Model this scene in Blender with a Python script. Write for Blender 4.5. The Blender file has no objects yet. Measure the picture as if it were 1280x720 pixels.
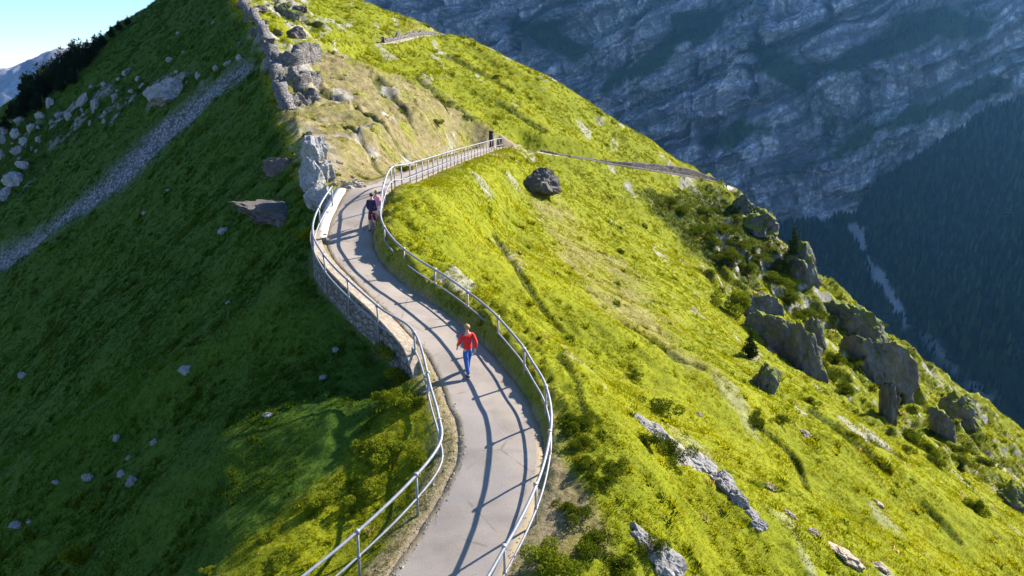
import bpy, bmesh, math, random
import numpy as np
from mathutils import Vector, Matrix, Euler

random.seed(7)
RNG = np.random.default_rng(11)
scn = bpy.context.scene
COL = scn.collection

# ------------------------------------------------------------------ camera
F_PX = 950.0
PITCH = math.radians(16.0)
CP, SP = math.cos(PITCH), math.sin(PITCH)
cam_d = bpy.data.cameras.new('camera')
cam_d.sensor_width = 36.0
cam_d.lens = F_PX / 1280.0 * 36.0
cam_d.clip_start = 0.1
cam_d.clip_end = 30000
cam = bpy.data.objects.new('camera', cam_d)
COL.objects.link(cam)
cam.rotation_euler = (math.radians(90) - PITCH, 0, 0)
scn.camera = cam


def ray(px, py):
    v = (360.0 - py) / F_PX
    return np.array([(px - 640.0) / F_PX, CP + v * SP, -SP + v * CP])


def at(px, py, Y):
    """the place seen at a pixel, Y metres ahead of the viewpoint"""
    d = ray(px, py)
    return d * (Y / d[1])


def on_ramp(px, py):
    """the place seen at a pixel on the sloping ramp of the walkway"""
    d = ray(px, py)
    m = d[2] / d[1]
    return at(px, py, 15.0 / (0.28 - m))


def project(X, Y, Z):
    yc = np.maximum(Y * CP - Z * SP, 0.1)
    zc = Z * CP + Y * SP
    return 640 + F_PX * X / yc, 360 - F_PX * zc / yc


# ------------------------------------------------------------------ noise
def _hash(ix, iy, iz, seed):
    h = (ix.astype(np.int64) * 374761393 + iy.astype(np.int64) * 668265263 + iz.astype(np.int64) * 2147483647 + seed * 974711) & 0xFFFFFFFF
    h = ((h ^ (h >> 13)) * 1274126177) & 0xFFFFFFFF
    h = ((h ^ (h >> 16)) * 2246822519) & 0xFFFFFFFF
    h = h ^ (h >> 15)
    return (h & 0xFFFFFF).astype(np.float64) / float(0xFFFFFF) * 2 - 1


def noise(x, y, z=None, seed=0):
    x = np.asarray(x, float); y = np.asarray(y, float)
    z = np.zeros_like(x) if z is None else np.asarray(z, float)
    ix, iy, iz = np.floor(x), np.floor(y), np.floor(z)
    fx, fy, fz = x - ix, y - iy, z - iz
    ux = fx * fx * fx * (fx * (fx * 6 - 15) + 10)
    uy = fy * fy * fy * (fy * (fy * 6 - 15) + 10)
    uz = fz * fz * fz * (fz * (fz * 6 - 15) + 10)
    out = 0
    flat = not np.any(fz)
    for dz in ((0,) if flat else (0, 1)):
        wz = (uz if dz else 1 - uz) if not flat else 1.0
        for dy in (0, 1):
            wy = uy if dy else 1 - uy
            for dx in (0, 1):
                wx = ux if dx else 1 - ux
                out = out + wx * wy * wz * _hash(ix + dx, iy + dy, iz + dz, seed)
    return out


def fbm(x, y, z=None, oct=4, seed=0, gain=0.5, lac=2.03, ridged=False):
    a, s, tot = 1.0, 0.0, 0.0
    for k in range(oct):
        n = noise(x, y, z, seed + 17 * k)
        if ridged:
            n = 1 - 2 * np.abs(n)
        s = s + a * n
        tot += a
        a *= gain
        x = x * lac + 3.7; y = y * lac + 1.3
        if z is not None:
            z = z * lac + 5.1
    return s / tot


def sstep(a, b, x):
    t = np.clip((x - a) / (b - a), 0, 1)
    return t * t * (3 - 2 * t)


def pchip(xk, yk, x):
    xk = np.asarray(xk, float); yk = np.asarray(yk, float)
    h = np.diff(xk); dl = np.diff(yk) / h
    d = np.zeros_like(xk)
    for i in range(1, len(xk) - 1):
        if dl[i - 1] * dl[i] > 0:
            w1, w2 = 2 * h[i] + h[i - 1], h[i] + 2 * h[i - 1]
            d[i] = (w1 + w2) / (w1 / dl[i - 1] + w2 / dl[i])
    d[0], d[-1] = dl[0], dl[-1]
    x = np.asarray(x, float)
    i = np.clip(np.searchsorted(xk, x) - 1, 0, len(h) - 1)
    t = (x - xk[i]) / h[i]
    tc = np.clip(t, 0, 1)
    r = ((1 + 2 * tc) * (1 - tc) ** 2 * yk[i] + tc * (1 - tc) ** 2 * h[i] * d[i]
         + tc * tc * (3 - 2 * tc) * yk[i + 1] + tc * tc * (tc - 1) * h[i] * d[i + 1])
    return r + np.where(t < 0, d[0] * (x - xk[0]), 0) + np.where(t > 1, d[-1] * (x - xk[-1]), 0)


def spline(P, n):
    """Catmull-Rom through the points, resampled evenly"""
    P = np.asarray(P, float)
    Q = np.vstack([2 * P[0] - P[1], P, 2 * P[-1] - P[-2]])
    out = []
    for i in range(len(P) - 1):
        p0, p1, p2, p3 = Q[i:i + 4]
        for t in np.linspace(0, 1, 24, endpoint=False):
            out.append(0.5 * (2 * p1 + (p2 - p0) * t + (2 * p0 - 5 * p1 + 4 * p2 - p3) * t * t + (3 * p1 - p0 - 3 * p2 + p3) * t ** 3))
    out.append(P[-1])
    out = np.array(out)
    return resample(out, n)


def resample(out, n):
    L = np.r_[0, np.cumsum(np.linalg.norm(np.diff(out[:, :3], axis=0), axis=1))]
    s = np.linspace(0, L[-1], n)
    return np.stack([np.interp(s, L, out[:, k]) for k in range(out.shape[1])], 1)


# ------------------------------------------------------------------ objects
def tag(o, label=None, cat=None, group=None, kind=None):
    if label: o['label'] = label
    if cat: o['category'] = cat
    if group: o['group'] = group
    if kind: o['kind'] = kind
    return o


def empty(name, loc, label=None, cat=None, group=None, rz=0.0):
    o = bpy.data.objects.new(name, None)
    o.empty_display_size = 0.3
    COL.objects.link(o)
    o.location = loc
    o.rotation_euler = (0, 0, rz)
    return tag(o, label, cat, group)


def mesh_np(name, V, Fc, mat=None, smooth=True, parent=None, colors=None, link=True):
    V = np.ascontiguousarray(V, dtype=np.float32)
    Fc = np.ascontiguousarray(Fc, dtype=np.int32)
    me = bpy.data.meshes.new(name)
    me.vertices.add(len(V))
    me.vertices.foreach_set('co', V.ravel())
    n, k = Fc.shape
    me.loops.add(n * k)
    me.loops.foreach_set('vertex_index', Fc.ravel())
    me.polygons.add(n)
    me.polygons.foreach_set('loop_start', np.arange(0, n * k, k, dtype=np.int32))
    me.polygons.foreach_set('loop_total', np.full(n, k, dtype=np.int32))
    me.polygons.foreach_set('use_smooth', np.full(n, smooth, dtype=bool))
    me.update(calc_edges=True)
    if colors:
        for cn, c in colors.items():
            a = me.color_attributes.new(cn, 'FLOAT_COLOR', 'POINT')
            c4 = np.ones((len(V), 4), dtype=np.float32)
            c4[:, :3] = c
            a.data.foreach_set('color', c4.ravel())
    if mat: me.materials.append(mat)
    if not link: return me
    o = bpy.data.objects.new(name, me)
    COL.objects.link(o)
    if parent: o.parent = parent
    return o


def obj_from(name, me, parent=None, loc=None):
    o = bpy.data.objects.new(name, me)
    COL.objects.link(o)
    if parent: o.parent = parent
    if loc is not None: o.location = loc
    return o


def grid_faces(nr, nc):
    i = np.arange(nr - 1)[:, None] * nc + np.arange(nc - 1)[None, :]
    i = i.ravel()
    return np.stack([i, i + 1, i + nc + 1, i + nc], 1)


def tube(P, r, sides=10, closed_ends=True):
    """vertices and faces of a tube along a polyline; r may vary"""
    P = np.asarray(P, float)
    n = len(P)
    r = np.broadcast_to(np.asarray(r, float), (n,))
    T = np.gradient(P, axis=0)
    T /= np.linalg.norm(T, axis=1)[:, None] + 1e-9
    ref = np.array([0.0, 0, 1.0]) if abs(T[:, 2]).max() < 0.9 else np.array([0.0, 1.0, 0.02])
    A = np.cross(T, ref); A /= np.linalg.norm(A, axis=1)[:, None] + 1e-9
    B = np.cross(T, A)
    ph = np.linspace(0, 2 * np.pi, sides, endpoint=False)
    V = P[:, None, :] + r[:, None, None] * (A[:, None, :] * np.cos(ph)[None, :, None] + B[:, None, :] * np.sin(ph)[None, :, None])
    V = V.reshape(-1, 3)
    F = []
    for i in range(n - 1):
        for j in range(sides):
            k = (j + 1) % sides
            F.append((i * sides + j, i * sides + k, (i + 1) * sides + k, (i + 1) * sides + j))
    if closed_ends:
        c0, c1 = len(V), len(V) + 1
        V = np.vstack([V, P[0], P[-1]])
        for j in range(sides):
            k = (j + 1) % sides
            F.append((c0, k, j, j)); F.append((c1, (n - 1) * sides + j, (n - 1) * sides + k, (n - 1) * sides + k))
    return V, F


def poly_mesh(name, V, F, mat, parent=None, smooth=True, link=True):
    me = bpy.data.meshes.new(name)
    F = [tuple(dict.fromkeys(int(i) for i in f)) for f in F]
    me.from_pydata([tuple(map(float, v)) for v in V], [], F)
    me.polygons.foreach_set('use_smooth', [smooth] * len(me.polygons))
    me.materials.append(mat)
    me.update()
    if not link: return me
    return obj_from(name, me, parent)


# ------------------------------------------------------------------ materials
def new_mat(name):
    m = bpy.data.materials.new(name)
    m.use_nodes = True
    nt = m.node_tree
    for n in list(nt.nodes): nt.nodes.remove(n)
    out = nt.nodes.new('ShaderNodeOutputMaterial')
    return m, nt, out


def nd(nt, typ, **kw):
    n = nt.nodes.new(typ)
    for k, v in kw.items(): setattr(n, k, v)
    return n


def ramp(nt, fac, stops):
    r = nt.nodes.new('ShaderNodeValToRGB')
    els = r.color_ramp.elements
    while len(els) < len(stops): els.new(0.5)
    for e, (p, c) in zip(els, stops):
        e.position = p
        e.color = (*c, 1) if len(c) == 3 else c
    nt.links.new(fac, r.inputs[0])
    return r.outputs[0]


def mixc(nt, fac, a, b, mode='MIX'):
    n = nt.nodes.new('ShaderNodeMix'); n.data_type = 'RGBA'; n.blend_type = mode
    if isinstance(fac, (int, float)): n.inputs[0].default_value = fac
    else: nt.links.new(fac, n.inputs[0])
    for s, i in ((a, 6), (b, 7)):
        if isinstance(s, tuple): n.inputs[i].default_value = (*s, 1)
        else: nt.links.new(s, n.inputs[i])
    return n.outputs[2]


def tex(nt, scale, detail=6, rough=0.6, dist=0.0, vec=None, typ='ShaderNodeTexNoise'):
    n = nt.nodes.new(typ)
    n.inputs['Scale'].default_value = scale
    if typ == 'ShaderNodeTexNoise':
        n.inputs['Detail'].default_value = detail
        n.inputs['Roughness'].default_value = rough
        n.inputs['Distortion'].default_value = dist
    if vec is None:
        vec = nt.nodes.new('ShaderNodeNewGeometry').outputs['Position']
    nt.links.new(vec, n.inputs['Vector'])
    return n


def bump(nt, height, strength, dist):
    b = nt.nodes.new('ShaderNodeBump')
    b.inputs['Strength'].default_value = strength
    b.inputs['Distance'].default_value = dist
    nt.links.new(height, b.inputs['Height'])
    return b.outputs[0]


def mscale(nt, v, sc, rot=(0, 0, 0)):
    m = nt.nodes.new('ShaderNodeMapping')
    m.inputs['Scale'].default_value = sc
    m.inputs['Rotation'].default_value = rot
    nt.links.new(v, m.inputs['Vector'])
    return m.outputs[0]


def principled(nt, out, color, rough=0.9, normal=None, metallic=0.0, spec=0.3):
    p = nt.nodes.new('ShaderNodeBsdfPrincipled')
    p.inputs['Roughness'].default_value = rough
    p.inputs['Metallic'].default_value = metallic
    p.inputs['Specular IOR Level'].default_value = spec
    if isinstance(color, tuple): p.inputs['Base Color'].default_value = (*color, 1)
    else: nt.links.new(color, p.inputs['Base Color'])
    if normal is not None: nt.links.new(normal, p.inputs['Normal'])
    nt.links.new(p.outputs[0], out.inputs['Surface'])
    return p


def geo_pos(nt): return nt.nodes.new('ShaderNodeNewGeometry').outputs['Position']


def obj_pos(nt): return nt.nodes.new('ShaderNodeTexCoord').outputs['Object']


def mat_rock(name, c0, c1, c2, scale=1.0, moss=None, local=True):
    m, nt, out = new_mat(name)
    pos = obj_pos(nt) if local else geo_pos(nt)
    n1 = tex(nt, 1.1 * scale, 9, 0.7, 0.5, mscale(nt, pos, (1, 1, .55)))
    n2 = tex(nt, 7 * scale, 6, 0.7, 0.0, pos)
    v = tex(nt, 2.2 * scale, vec=mscale(nt, pos, (1, 1, 2.2), (0.5, 0.3, 0)), typ='ShaderNodeTexVoronoi')
    v.feature = 'DISTANCE_TO_EDGE'
    col = ramp(nt, n1.outputs[0], [(0.28, c0), (0.5, c1), (0.72, c2)])
    col = mixc(nt, ramp(nt, n2.outputs[0], [(0.42, (0, 0, 0)), (0.7, (0.6, 0.6, 0.6))]), col, tuple(0.55 * x for x in c0))
    crack = ramp(nt, v.outputs[0], [(0.0, (0.3, 0.3, 0.3)), (0.03, (0, 0, 0))])
    col = mixc(nt, crack, col, tuple(0.35 * x for x in c0))
    if moss:
        g = nt.nodes.new('ShaderNodeNewGeometry')
        sx = nt.nodes.new('ShaderNodeSeparateXYZ'); nt.links.new(g.outputs['Normal'], sx.inputs[0])
        mt = nt.nodes.new('ShaderNodeMath'); mt.operation = 'MULTIPLY'
        nt.links.new(sx.outputs[2], mt.inputs[0]); nt.links.new(n1.outputs[0], mt.inputs[1])
        col = mixc(nt, ramp(nt, mt.outputs[0], [(0.20, (0, 0, 0)), (0.29, (1, 1, 1))]), col, moss)
    hgt = mixc(nt, 0.5, n1.outputs[0], n2.outputs[0])
    nrm = bump(nt, hgt, 0.9, 0.12 / scale)
    principled(nt, out, col, 0.92, nrm, spec=0.2)
    return m


M = {}
M['rock'] = mat_rock('grey_limestone', (0.05, 0.049, 0.053), (0.12, 0.117, 0.122), (0.22, 0.215, 0.215), 0.9, (0.12, 0.14, 0.010))
M['pale_rock'] = mat_rock('pale_limestone', (0.17, 0.17, 0.17), (0.31, 0.305, 0.30), (0.44, 0.43, 0.42), 1.0)
M['grey_rock'] = mat_rock('grey_turf_rock', (0.15, 0.14, 0.13), (0.29, 0.275, 0.26), (0.42, 0.40, 0.38), 1.2)
M['dark_rock'] = mat_rock('dark_weathered_rock', (0.045, 0.042, 0.04), (0.11, 0.10, 0.092), (0.21, 0.19, 0.17), 0.9)
M['brown_rock'] = mat_rock('brown_flat_rock', (0.07, 0.06, 0.055), (0.12, 0.105, 0.095), (0.18, 0.16, 0.145), 0.6)
M['tan_stone'] = mat_rock('tan_stone', (0.28, 0.22, 0.15), (0.42, 0.34, 0.25), (0.52, 0.44, 0.33), 1.2)


def mat_metal(name, c, rough=0.45, metallic=0.75):
    m, nt, out = new_mat(name)
    n = tex(nt, 9, 5, 0.6, 0, obj_pos(nt))
    col = ramp(nt, n.outputs[0], [(0.3, tuple(0.7 * x for x in c)), (0.65, c)])
    principled(nt, out, col, rough, bump(nt, n.outputs[0], 0.15, 0.01), metallic, 0.5)
    return m


M['galv'] = mat_metal('galvanised_steel', (0.25, 0.26, 0.285), 0.6, 0.3)
M['rusty'] = mat_metal('weathered_steel', (0.36, 0.31, 0.30), 0.6, 0.3)


def mat_plain(name, c, rough=0.85, var=0.25, scale=20):
    m, nt, out = new_mat(name)
    n = tex(nt, scale, 5, 0.6, 0, obj_pos(nt))
    col = ramp(nt, n.outputs[0], [(0.3, tuple((1 - var) * x for x in c)), (0.7, tuple(min(1, (1 + var) * x) for x in c))])
    principled(nt, out, col, rough, bump(nt, n.outputs[0], 0.3, 0.01))
    return m


M['skin'] = mat_plain('skin', (0.50, 0.29, 0.20), 0.6, 0.08)
M['red_cloth'] = mat_plain('red_cloth', (0.62, 0.025, 0.02), 0.85)
M['blue_cloth'] = mat_plain('blue_denim', (0.03, 0.09, 0.30), 0.9)
M['purple_cloth'] = mat_plain('dark_purple_cloth', (0.030, 0.018, 0.060), 0.85)
M['maroon_cloth'] = mat_plain('maroon_cloth', (0.10, 0.015, 0.03), 0.85)
M['black_cloth'] = mat_plain('black_cloth', (0.02, 0.02, 0.03), 0.85)
M['pink_cloth'] = mat_plain('pink_cloth', (0.72, 0.30, 0.36), 0.85)
M['pale_cloth'] = mat_plain('pale_cloth', (0.70, 0.62, 0.58), 0.85)
M['hair_fair'] = mat_plain('fair_hair', (0.30, 0.17, 0.06), 0.6)
M['hair_dark'] = mat_plain('dark_hair', (0.025, 0.016, 0.012), 0.6)
M['shoe'] = mat_plain('dark_shoe', (0.03, 0.028, 0.03), 0.7)
M['wood_dark'] = mat_plain('dark_wood', (0.035, 0.026, 0.03), 0.9, 0.4, 12)
M['bark'] = mat_plain('bark', (0.07, 0.05, 0.035), 0.95, 0.4, 10)


def mat_leaf(name, trans=0.45, bent=False):
    m, nt, out = new_mat(name)
    a = nd(nt, 'ShaderNodeAttribute', attribute_name='col')
    d = nt.nodes.new('ShaderNodeBsdfDiffuse'); t = nt.nodes.new('ShaderNodeBsdfTranslucent')
    nt.links.new(a.outputs[0], d.inputs[0])
    if bent:
        g = nd(nt, 'ShaderNodeAttribute', attribute_name='lie')
        mm = nt.nodes.new('ShaderNodeVectorMath'); mm.operation = 'MULTIPLY_ADD'
        nt.links.new(g.outputs[1], mm.inputs[0]); mm.inputs[1].default_value = (2, 2, 2); mm.inputs[2].default_value = (-1, -1, -1)
        gn = nt.nodes.new('ShaderNodeNewGeometry')
        ms = nt.nodes.new('ShaderNodeVectorMath'); ms.operation = 'SCALE'; nt.links.new(gn.outputs['Normal'], ms.inputs[0]); ms.inputs['Scale'].default_value = .45
        ma = nt.nodes.new('ShaderNodeVectorMath'); ma.operation = 'ADD'; nt.links.new(mm.outputs[0], ma.inputs[0]); nt.links.new(ms.outputs[0], ma.inputs[1])
        mn = nt.nodes.new('ShaderNodeVectorMath'); mn.operation = 'NORMALIZE'; nt.links.new(ma.outputs[0], mn.inputs[0])
        nt.links.new(mn.outputs[0], d.inputs['Normal'])
    tc = mixc(nt, 1.0, a.outputs[0], (1.25, 1.1, 0.5), 'MULTIPLY')
    nt.links.new(tc, t.inputs[0])
    mx = nt.nodes.new('ShaderNodeMixShader'); mx.inputs[0].default_value = trans
    nt.links.new(d.outputs[0], mx.inputs[1]); nt.links.new(t.outputs[0], mx.inputs[2])
    nt.links.new(mx.outputs[0], out.inputs['Surface'])
    return m


M['grass'] = mat_leaf('grass_blades', 0.38, True)
M['leaf'] = mat_leaf('shrub_leaves', 0.35)
M['needle'] = mat_leaf('conifer_needles', 0.12)

# ------------------------------------------------------------------ the walkway's line
EDGE = [  # picture row: left and right edge of the walkway
    ((240, 1040), (420, 1040)), ((330, 900), (500, 900)), ((428, 800), (588, 800)), ((480, 720), (634, 720)), ((537, 640), (668, 640)), ((566, 590), (676, 590)),
    ((574, 557), (677, 557)), ((568, 525), (672, 525)), ((553, 498), (661, 498)), ((543, 469), (640, 469)), ((518, 430), (608, 430)),
    ((478, 391), (564, 391)), ((450, 363), (520, 363)), ((425, 335), (486, 335)), ((409, 308), (469, 308)),
    ((411, 285), (468, 285)), ((420, 262), (474, 262))]
EL = [on_ramp(*a) for a, b in EDGE]
ER = [on_ramp(*b) for a, b in EDGE]
# beyond the corner the walkway turns away to the right
FAR = [(461, 238, 34.6), (482, 232, 37.3), (508, 222.5, 42.3), (535, 212, 49), (565, 201, 59), (595, 191, 71), (614, 185.5, 80), (634, 184.5, 85)]
FC = [at(*a) for a in FAR]
CL = [(a + b) / 2 for a, b in zip(EL, ER)] + FC
W = [np.linalg.norm((a - b)[:2]) / 2 for a, b in zip(EL, ER)]
# width across the run of the path, not along the picture row
for i in range(len(W)):
    a, b = CL[max(0, i - 1)], CL[i + 1]
    d = (b - a)[:2] / np.linalg.norm((b - a)[:2])
    e = (ER[i] - EL[i])[:2]
    W[i] = abs(d[0] * e[1] - d[1] * e[0]) / 2
W = W + [1.0] * len(FC)
PATH = spline(np.c_[np.array(CL), np.array(W)], 700)     # x y z halfwidth
PATH[:, 3] = np.convolve(np.pad(PATH[:, 3], 12, 'edge'), np.ones(25) / 25, 'valid')
pT = np.gradient(PATH[:, :2], axis=0); pT /= np.linalg.norm(pT, axis=1)[:, None]
pN = np.c_[pT[:, 1], -pT[:, 0]]                            # to the right of travel
PATHI = {'near': 0}

TRAV = spline([at(668, 189, 88.5), at(700, 195, 90), at(745, 203, 95), at(800, 212, 100), at(850, 220, 107), at(900, 230, 114), at(912, 238, 113)], 200)
TRAIL = None

# ------------------------------------------------------------------ the ridge as a height field
cy = [6.0, 10.0] + [p[1] for p in CL[1:17]] + [37.5, 41, 47, 54, 63, 70, 88, 105, 120, 135, 160, 260]
c_pts = {6.0: (CL[0][0] - 1.5, CL[0][2] - 1.1)}
_near = sorted([(p[1], p[0], p[2]) for p in CL[:17]])
_far = [(37.5, -8.9, -5.0), (41, -10.6, -5.0), (47, -12.8, -4.2)]
for px, py, Y in ((370, 150, 54), (345, 100, 63), (340, 60, 70), (300, 0, 88)):
    q = at(px, py, Y); _far.append((Y, q[0], q[2]))
_far += [(105, -36.5, 12.8), (120, -42, 16.0), (135, -46, 17), (160, -52, 13), (260, -75, -12)]
_all = np.array(_near + _far)
crest_x = lambda Y: pchip(_all[:, 0], _all[:, 1], Y)
crest_z = lambda Y: pchip(_all[:, 0], _all[:, 2], Y)

NEAR_R = [(0, 0), (1.3, 0), (3, -.55), (6, -2.2), (10, -4.5), (20, -10.2), (40, -21.8), (90, -51), (300, -175)]
RIGHT = {6: NEAR_R, 20: NEAR_R,
         28: [(0, 0), (1.2, 0), (3, -.8), (6, -2.6), (10, -4.9), (20, -10.7), (40, -22.3), (90, -51), (300, -175)],
         35: [(0, 0), (2, -.3), (7.6, -3.2), (17, -8.7), (40, -22), (90, -51), (300, -175)],
         41: [(0, 0), (4.9, -.6), (10.5, -3.7), (20, -9.2), (40, -21), (90, -50), (300, -175)],
         60: [(0, 0), (6, -1.6), (13, -5.1), (17.5, -8), (40, -21), (90, -50), (300, -175)],
         80: [(0, 0), (10, -4.6), (23.4, -12.4), (40, -22), (60, -33.8), (90, -51), (300, -175)],
         100: [(0, 0), (15, -5.5), (34, -14), (60, -29), (90, -46), (300, -170)],
         115: [(0, 0), (17.5, -6), (39.5, -13.4), (70, -31.2), (105, -51.7), (300, -165)],
         260: [(0, 0), (17.5, -6), (39.5, -13.4), (70, -31.2), (105, -51.7), (300, -165)]}
NEAR_L = [(0, 0), (1.6, -.02), (4.5, -.42), (7.5, -1.6), (10, -3.7), (20, -12.8), (50, -34.5), (300, -210)]
MID_L = [(0, 0), (.8, -.35), (3, -2.15), (10, -7.9), (30, -22.8), (60, -44.5), (300, -210)]
LEFT = {6: NEAR_L, 20: NEAR_L, 28: [(0, 0), (1.2, 0), (1.6, -.6), (4, -2.4), (10, -6.7), (30, -21), (60, -42.5), (300, -210)],
        35: MID_L, 60: MID_L, 88: [(0, 0), (.8, -.4), (3, -2.1), (10, -7.7), (30, -21.5), (60, -41.5), (300, -200)],
        115: [(0, 0), (1, -.5), (10, -6), (30, -18), (60, -35.5), (150, -90), (300, -180)],
        260: [(0, 0), (1, -.5), (10, -6), (30, -18), (60, -35.5), (150, -90), (300, -180)]}
UG = np.r_[np.linspace(0, 6, 61)[:-1], np.geomspace(6, 300, 120)]


def make_table(st):
    ys = np.array(sorted(st), float)
    tab = np.array([pchip(*zip(*st[k]), UG) for k in sorted(st)])
    return ys, tab


TR, TL = make_table(RIGHT), make_table(LEFT)


def look(T, Y, u):
    ys, tab = T
    i = np.clip(np.searchsorted(ys, Y) - 1, 0, len(ys) - 2)
    t = np.clip((Y - ys[i]) / (ys[i + 1] - ys[i]), 0, 1)
    t = t * t * (3 - 2 * t)
    j = np.clip(np.searchsorted(UG, u) - 1, 0, len(UG) - 2)
    s = np.clip((u - UG[j]) / (UG[j + 1] - UG[j]), 0, 1.5)
    a = tab[i, j] * (1 - s) + tab[i, j + 1] * s
    b = tab[i + 1, j] * (1 - s) + tab[i + 1, j + 1] * s
    return a * (1 - t) + b * t


RIM = np.array([(-250, 104), (-100, 110), (-75, 114), (-60, 116.5), (-52, 118), (-42, 124), (-30, 121), (-22, 119), (-15, 120), (-6.5, 124), (2, 121), (14, 118.5), (24, 117.5),
                (31, 115), (39, 101), (52, 92), (65.6, 88), (110, 70), (260, 30)], float)


def near_poly(X, Y, P, reach):
    """nearest sample of a polyline: index and signed offset (right positive), only within reach"""
    idx = np.zeros(X.shape, int); off = np.full(X.shape, 1e3)
    lo, hi = P[:, :2].min(0) - reach, P[:, :2].max(0) + reach
    m = np.where((X > lo[0]) & (X < hi[0]) & (Y > lo[1]) & (Y < hi[1]))[0]
    T = np.gradient(P[:, :2], axis=0); T /= np.linalg.norm(T, axis=1)[:, None]
    for c in np.array_split(m, max(1, len(m) // 20000)):
        if len(c) == 0: continue
        dx = X[c, None] - P[None, :, 0]; dy = Y[c, None] - P[None, :, 1]
        k = np.argmin(dx * dx + dy * dy, axis=1)
        r = np.arange(len(c))
        sg = dx[r, k] * T[k, 1] - dy[r, k] * T[k, 0]
        d = np.sqrt(dx[r, k] ** 2 + dy[r, k] ** 2)
        # beyond the ends it is distance that counts
        idx[c] = k; off[c] = np.where(sg >= 0, d, -d)
    return idx, off


def poly_sd(px, py, poly):
    """signed distance to a polygon, positive inside"""
    P = np.array(poly, float)
    d = np.full(px.shape, 1e9); ins = np.zeros(px.shape, bool)
    for a, b in zip(P, np.roll(P, -1, 0)):
        e = b - a
        t = np.clip(((px - a[0]) * e[0] + (py - a[1]) * e[1]) / (e @ e), 0, 1)
        d = np.minimum(d, np.hypot(px - a[0] - t * e[0], py - a[1] - t * e[1]))
        c = ((a[1] > py) != (b[1] > py)) & (px < (b[0] - a[0]) * (py - a[1]) / (b[1] - a[1] + 1e-12) + a[0])
        ins ^= c
    return np.where(ins, d, -d)


POLY = {
    'dry': [(390, 58), (440, 70), (500, 92), (575, 132), (622, 176), (570, 196), (470, 238), (425, 240), (366, 160), (350, 120)],
    'dry_streak': [(650, 250), (700, 250), (830, 400), (900, 470), (860, 480), (760, 390)],
    'dry_near': [(690, 570), (706, 590), (742, 650), (770, 730), (660, 730), (676, 660)],
    'dry_far': [(470, 40), (560, 22), (590, 24), (540, 42), (480, 54)],
    'shrub': [(770, 228), (850, 232), (905, 244), (960, 300), (985, 350), (930, 352), (880, 330), (830, 290)],
    'cliff': [(880, 232), (940, 240), (1010, 300), (1100, 370), (1160, 440), (1220, 500), (1290, 575), (1290, 640), (1190, 590), (1100, 540), (1020, 470), (960, 440), (900, 350)],
    'scree': [(305, 74), (316, 80), (262, 128), (203, 180), (146, 232), (60, 300), (0, 338), (-60, 392), (-60, 342), (0, 308), (60, 268), (122, 222), (168, 180), (218, 136), (264, 97)],
    'rubble': [(0, 170), (40, 140), (100, 112), (180, 100), (235, 90), (260, 104), (205, 135), (150, 150), (80, 180), (40, 225), (0, 260), (-60, 300), (-60, 190)],
    'ridge_rock': [(300, 0), (380, -5), (395, 50), (400, 128), (372, 135), (345, 110), (318, 60), (300, 40)],
    'knob': [(360, 160), (392, 160), (425, 205), (432, 232), (410, 262), (385, 262), (368, 215)],
    'lush': [(620, 560), (560, 300), (620, 220), (760, 330), (900, 480), (1100, 620), (1280, 720), (900, 720), (760, 560)],
    'band': [(0, 600), (60, 545), (180, 470), (270, 425), (300, 440), (200, 500), (60, 600), (0, 640)],
}
TRACK = [[(618, 285), (640, 320), (660, 352), (685, 385), (704, 408)], [(905, 595), (960, 620), (1010, 640)], [(940, 545), (985, 575), (1022, 635)],
         [(1010, 520), (1060, 560), (1110, 600)], [(1080, 565), (1130, 590)], [(700, 470), (720, 500), (730, 540)], [(1150, 640), (1200, 690)], [(780, 395), (850, 452), (880, 470)], [(398, 116), (430, 126), (462, 150), (492, 172), (530, 188)], [(425, 160), (458, 178), (480, 196)], [(430, 196), (462, 206), (478, 214)], [(470, 105), (500, 130), (520, 150)], [(520, 95), (560, 130), (590, 150)], [(560, 175), (590, 184)], [(620, 130), (680, 165)], [(560, 70), (640, 110)]]


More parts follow.
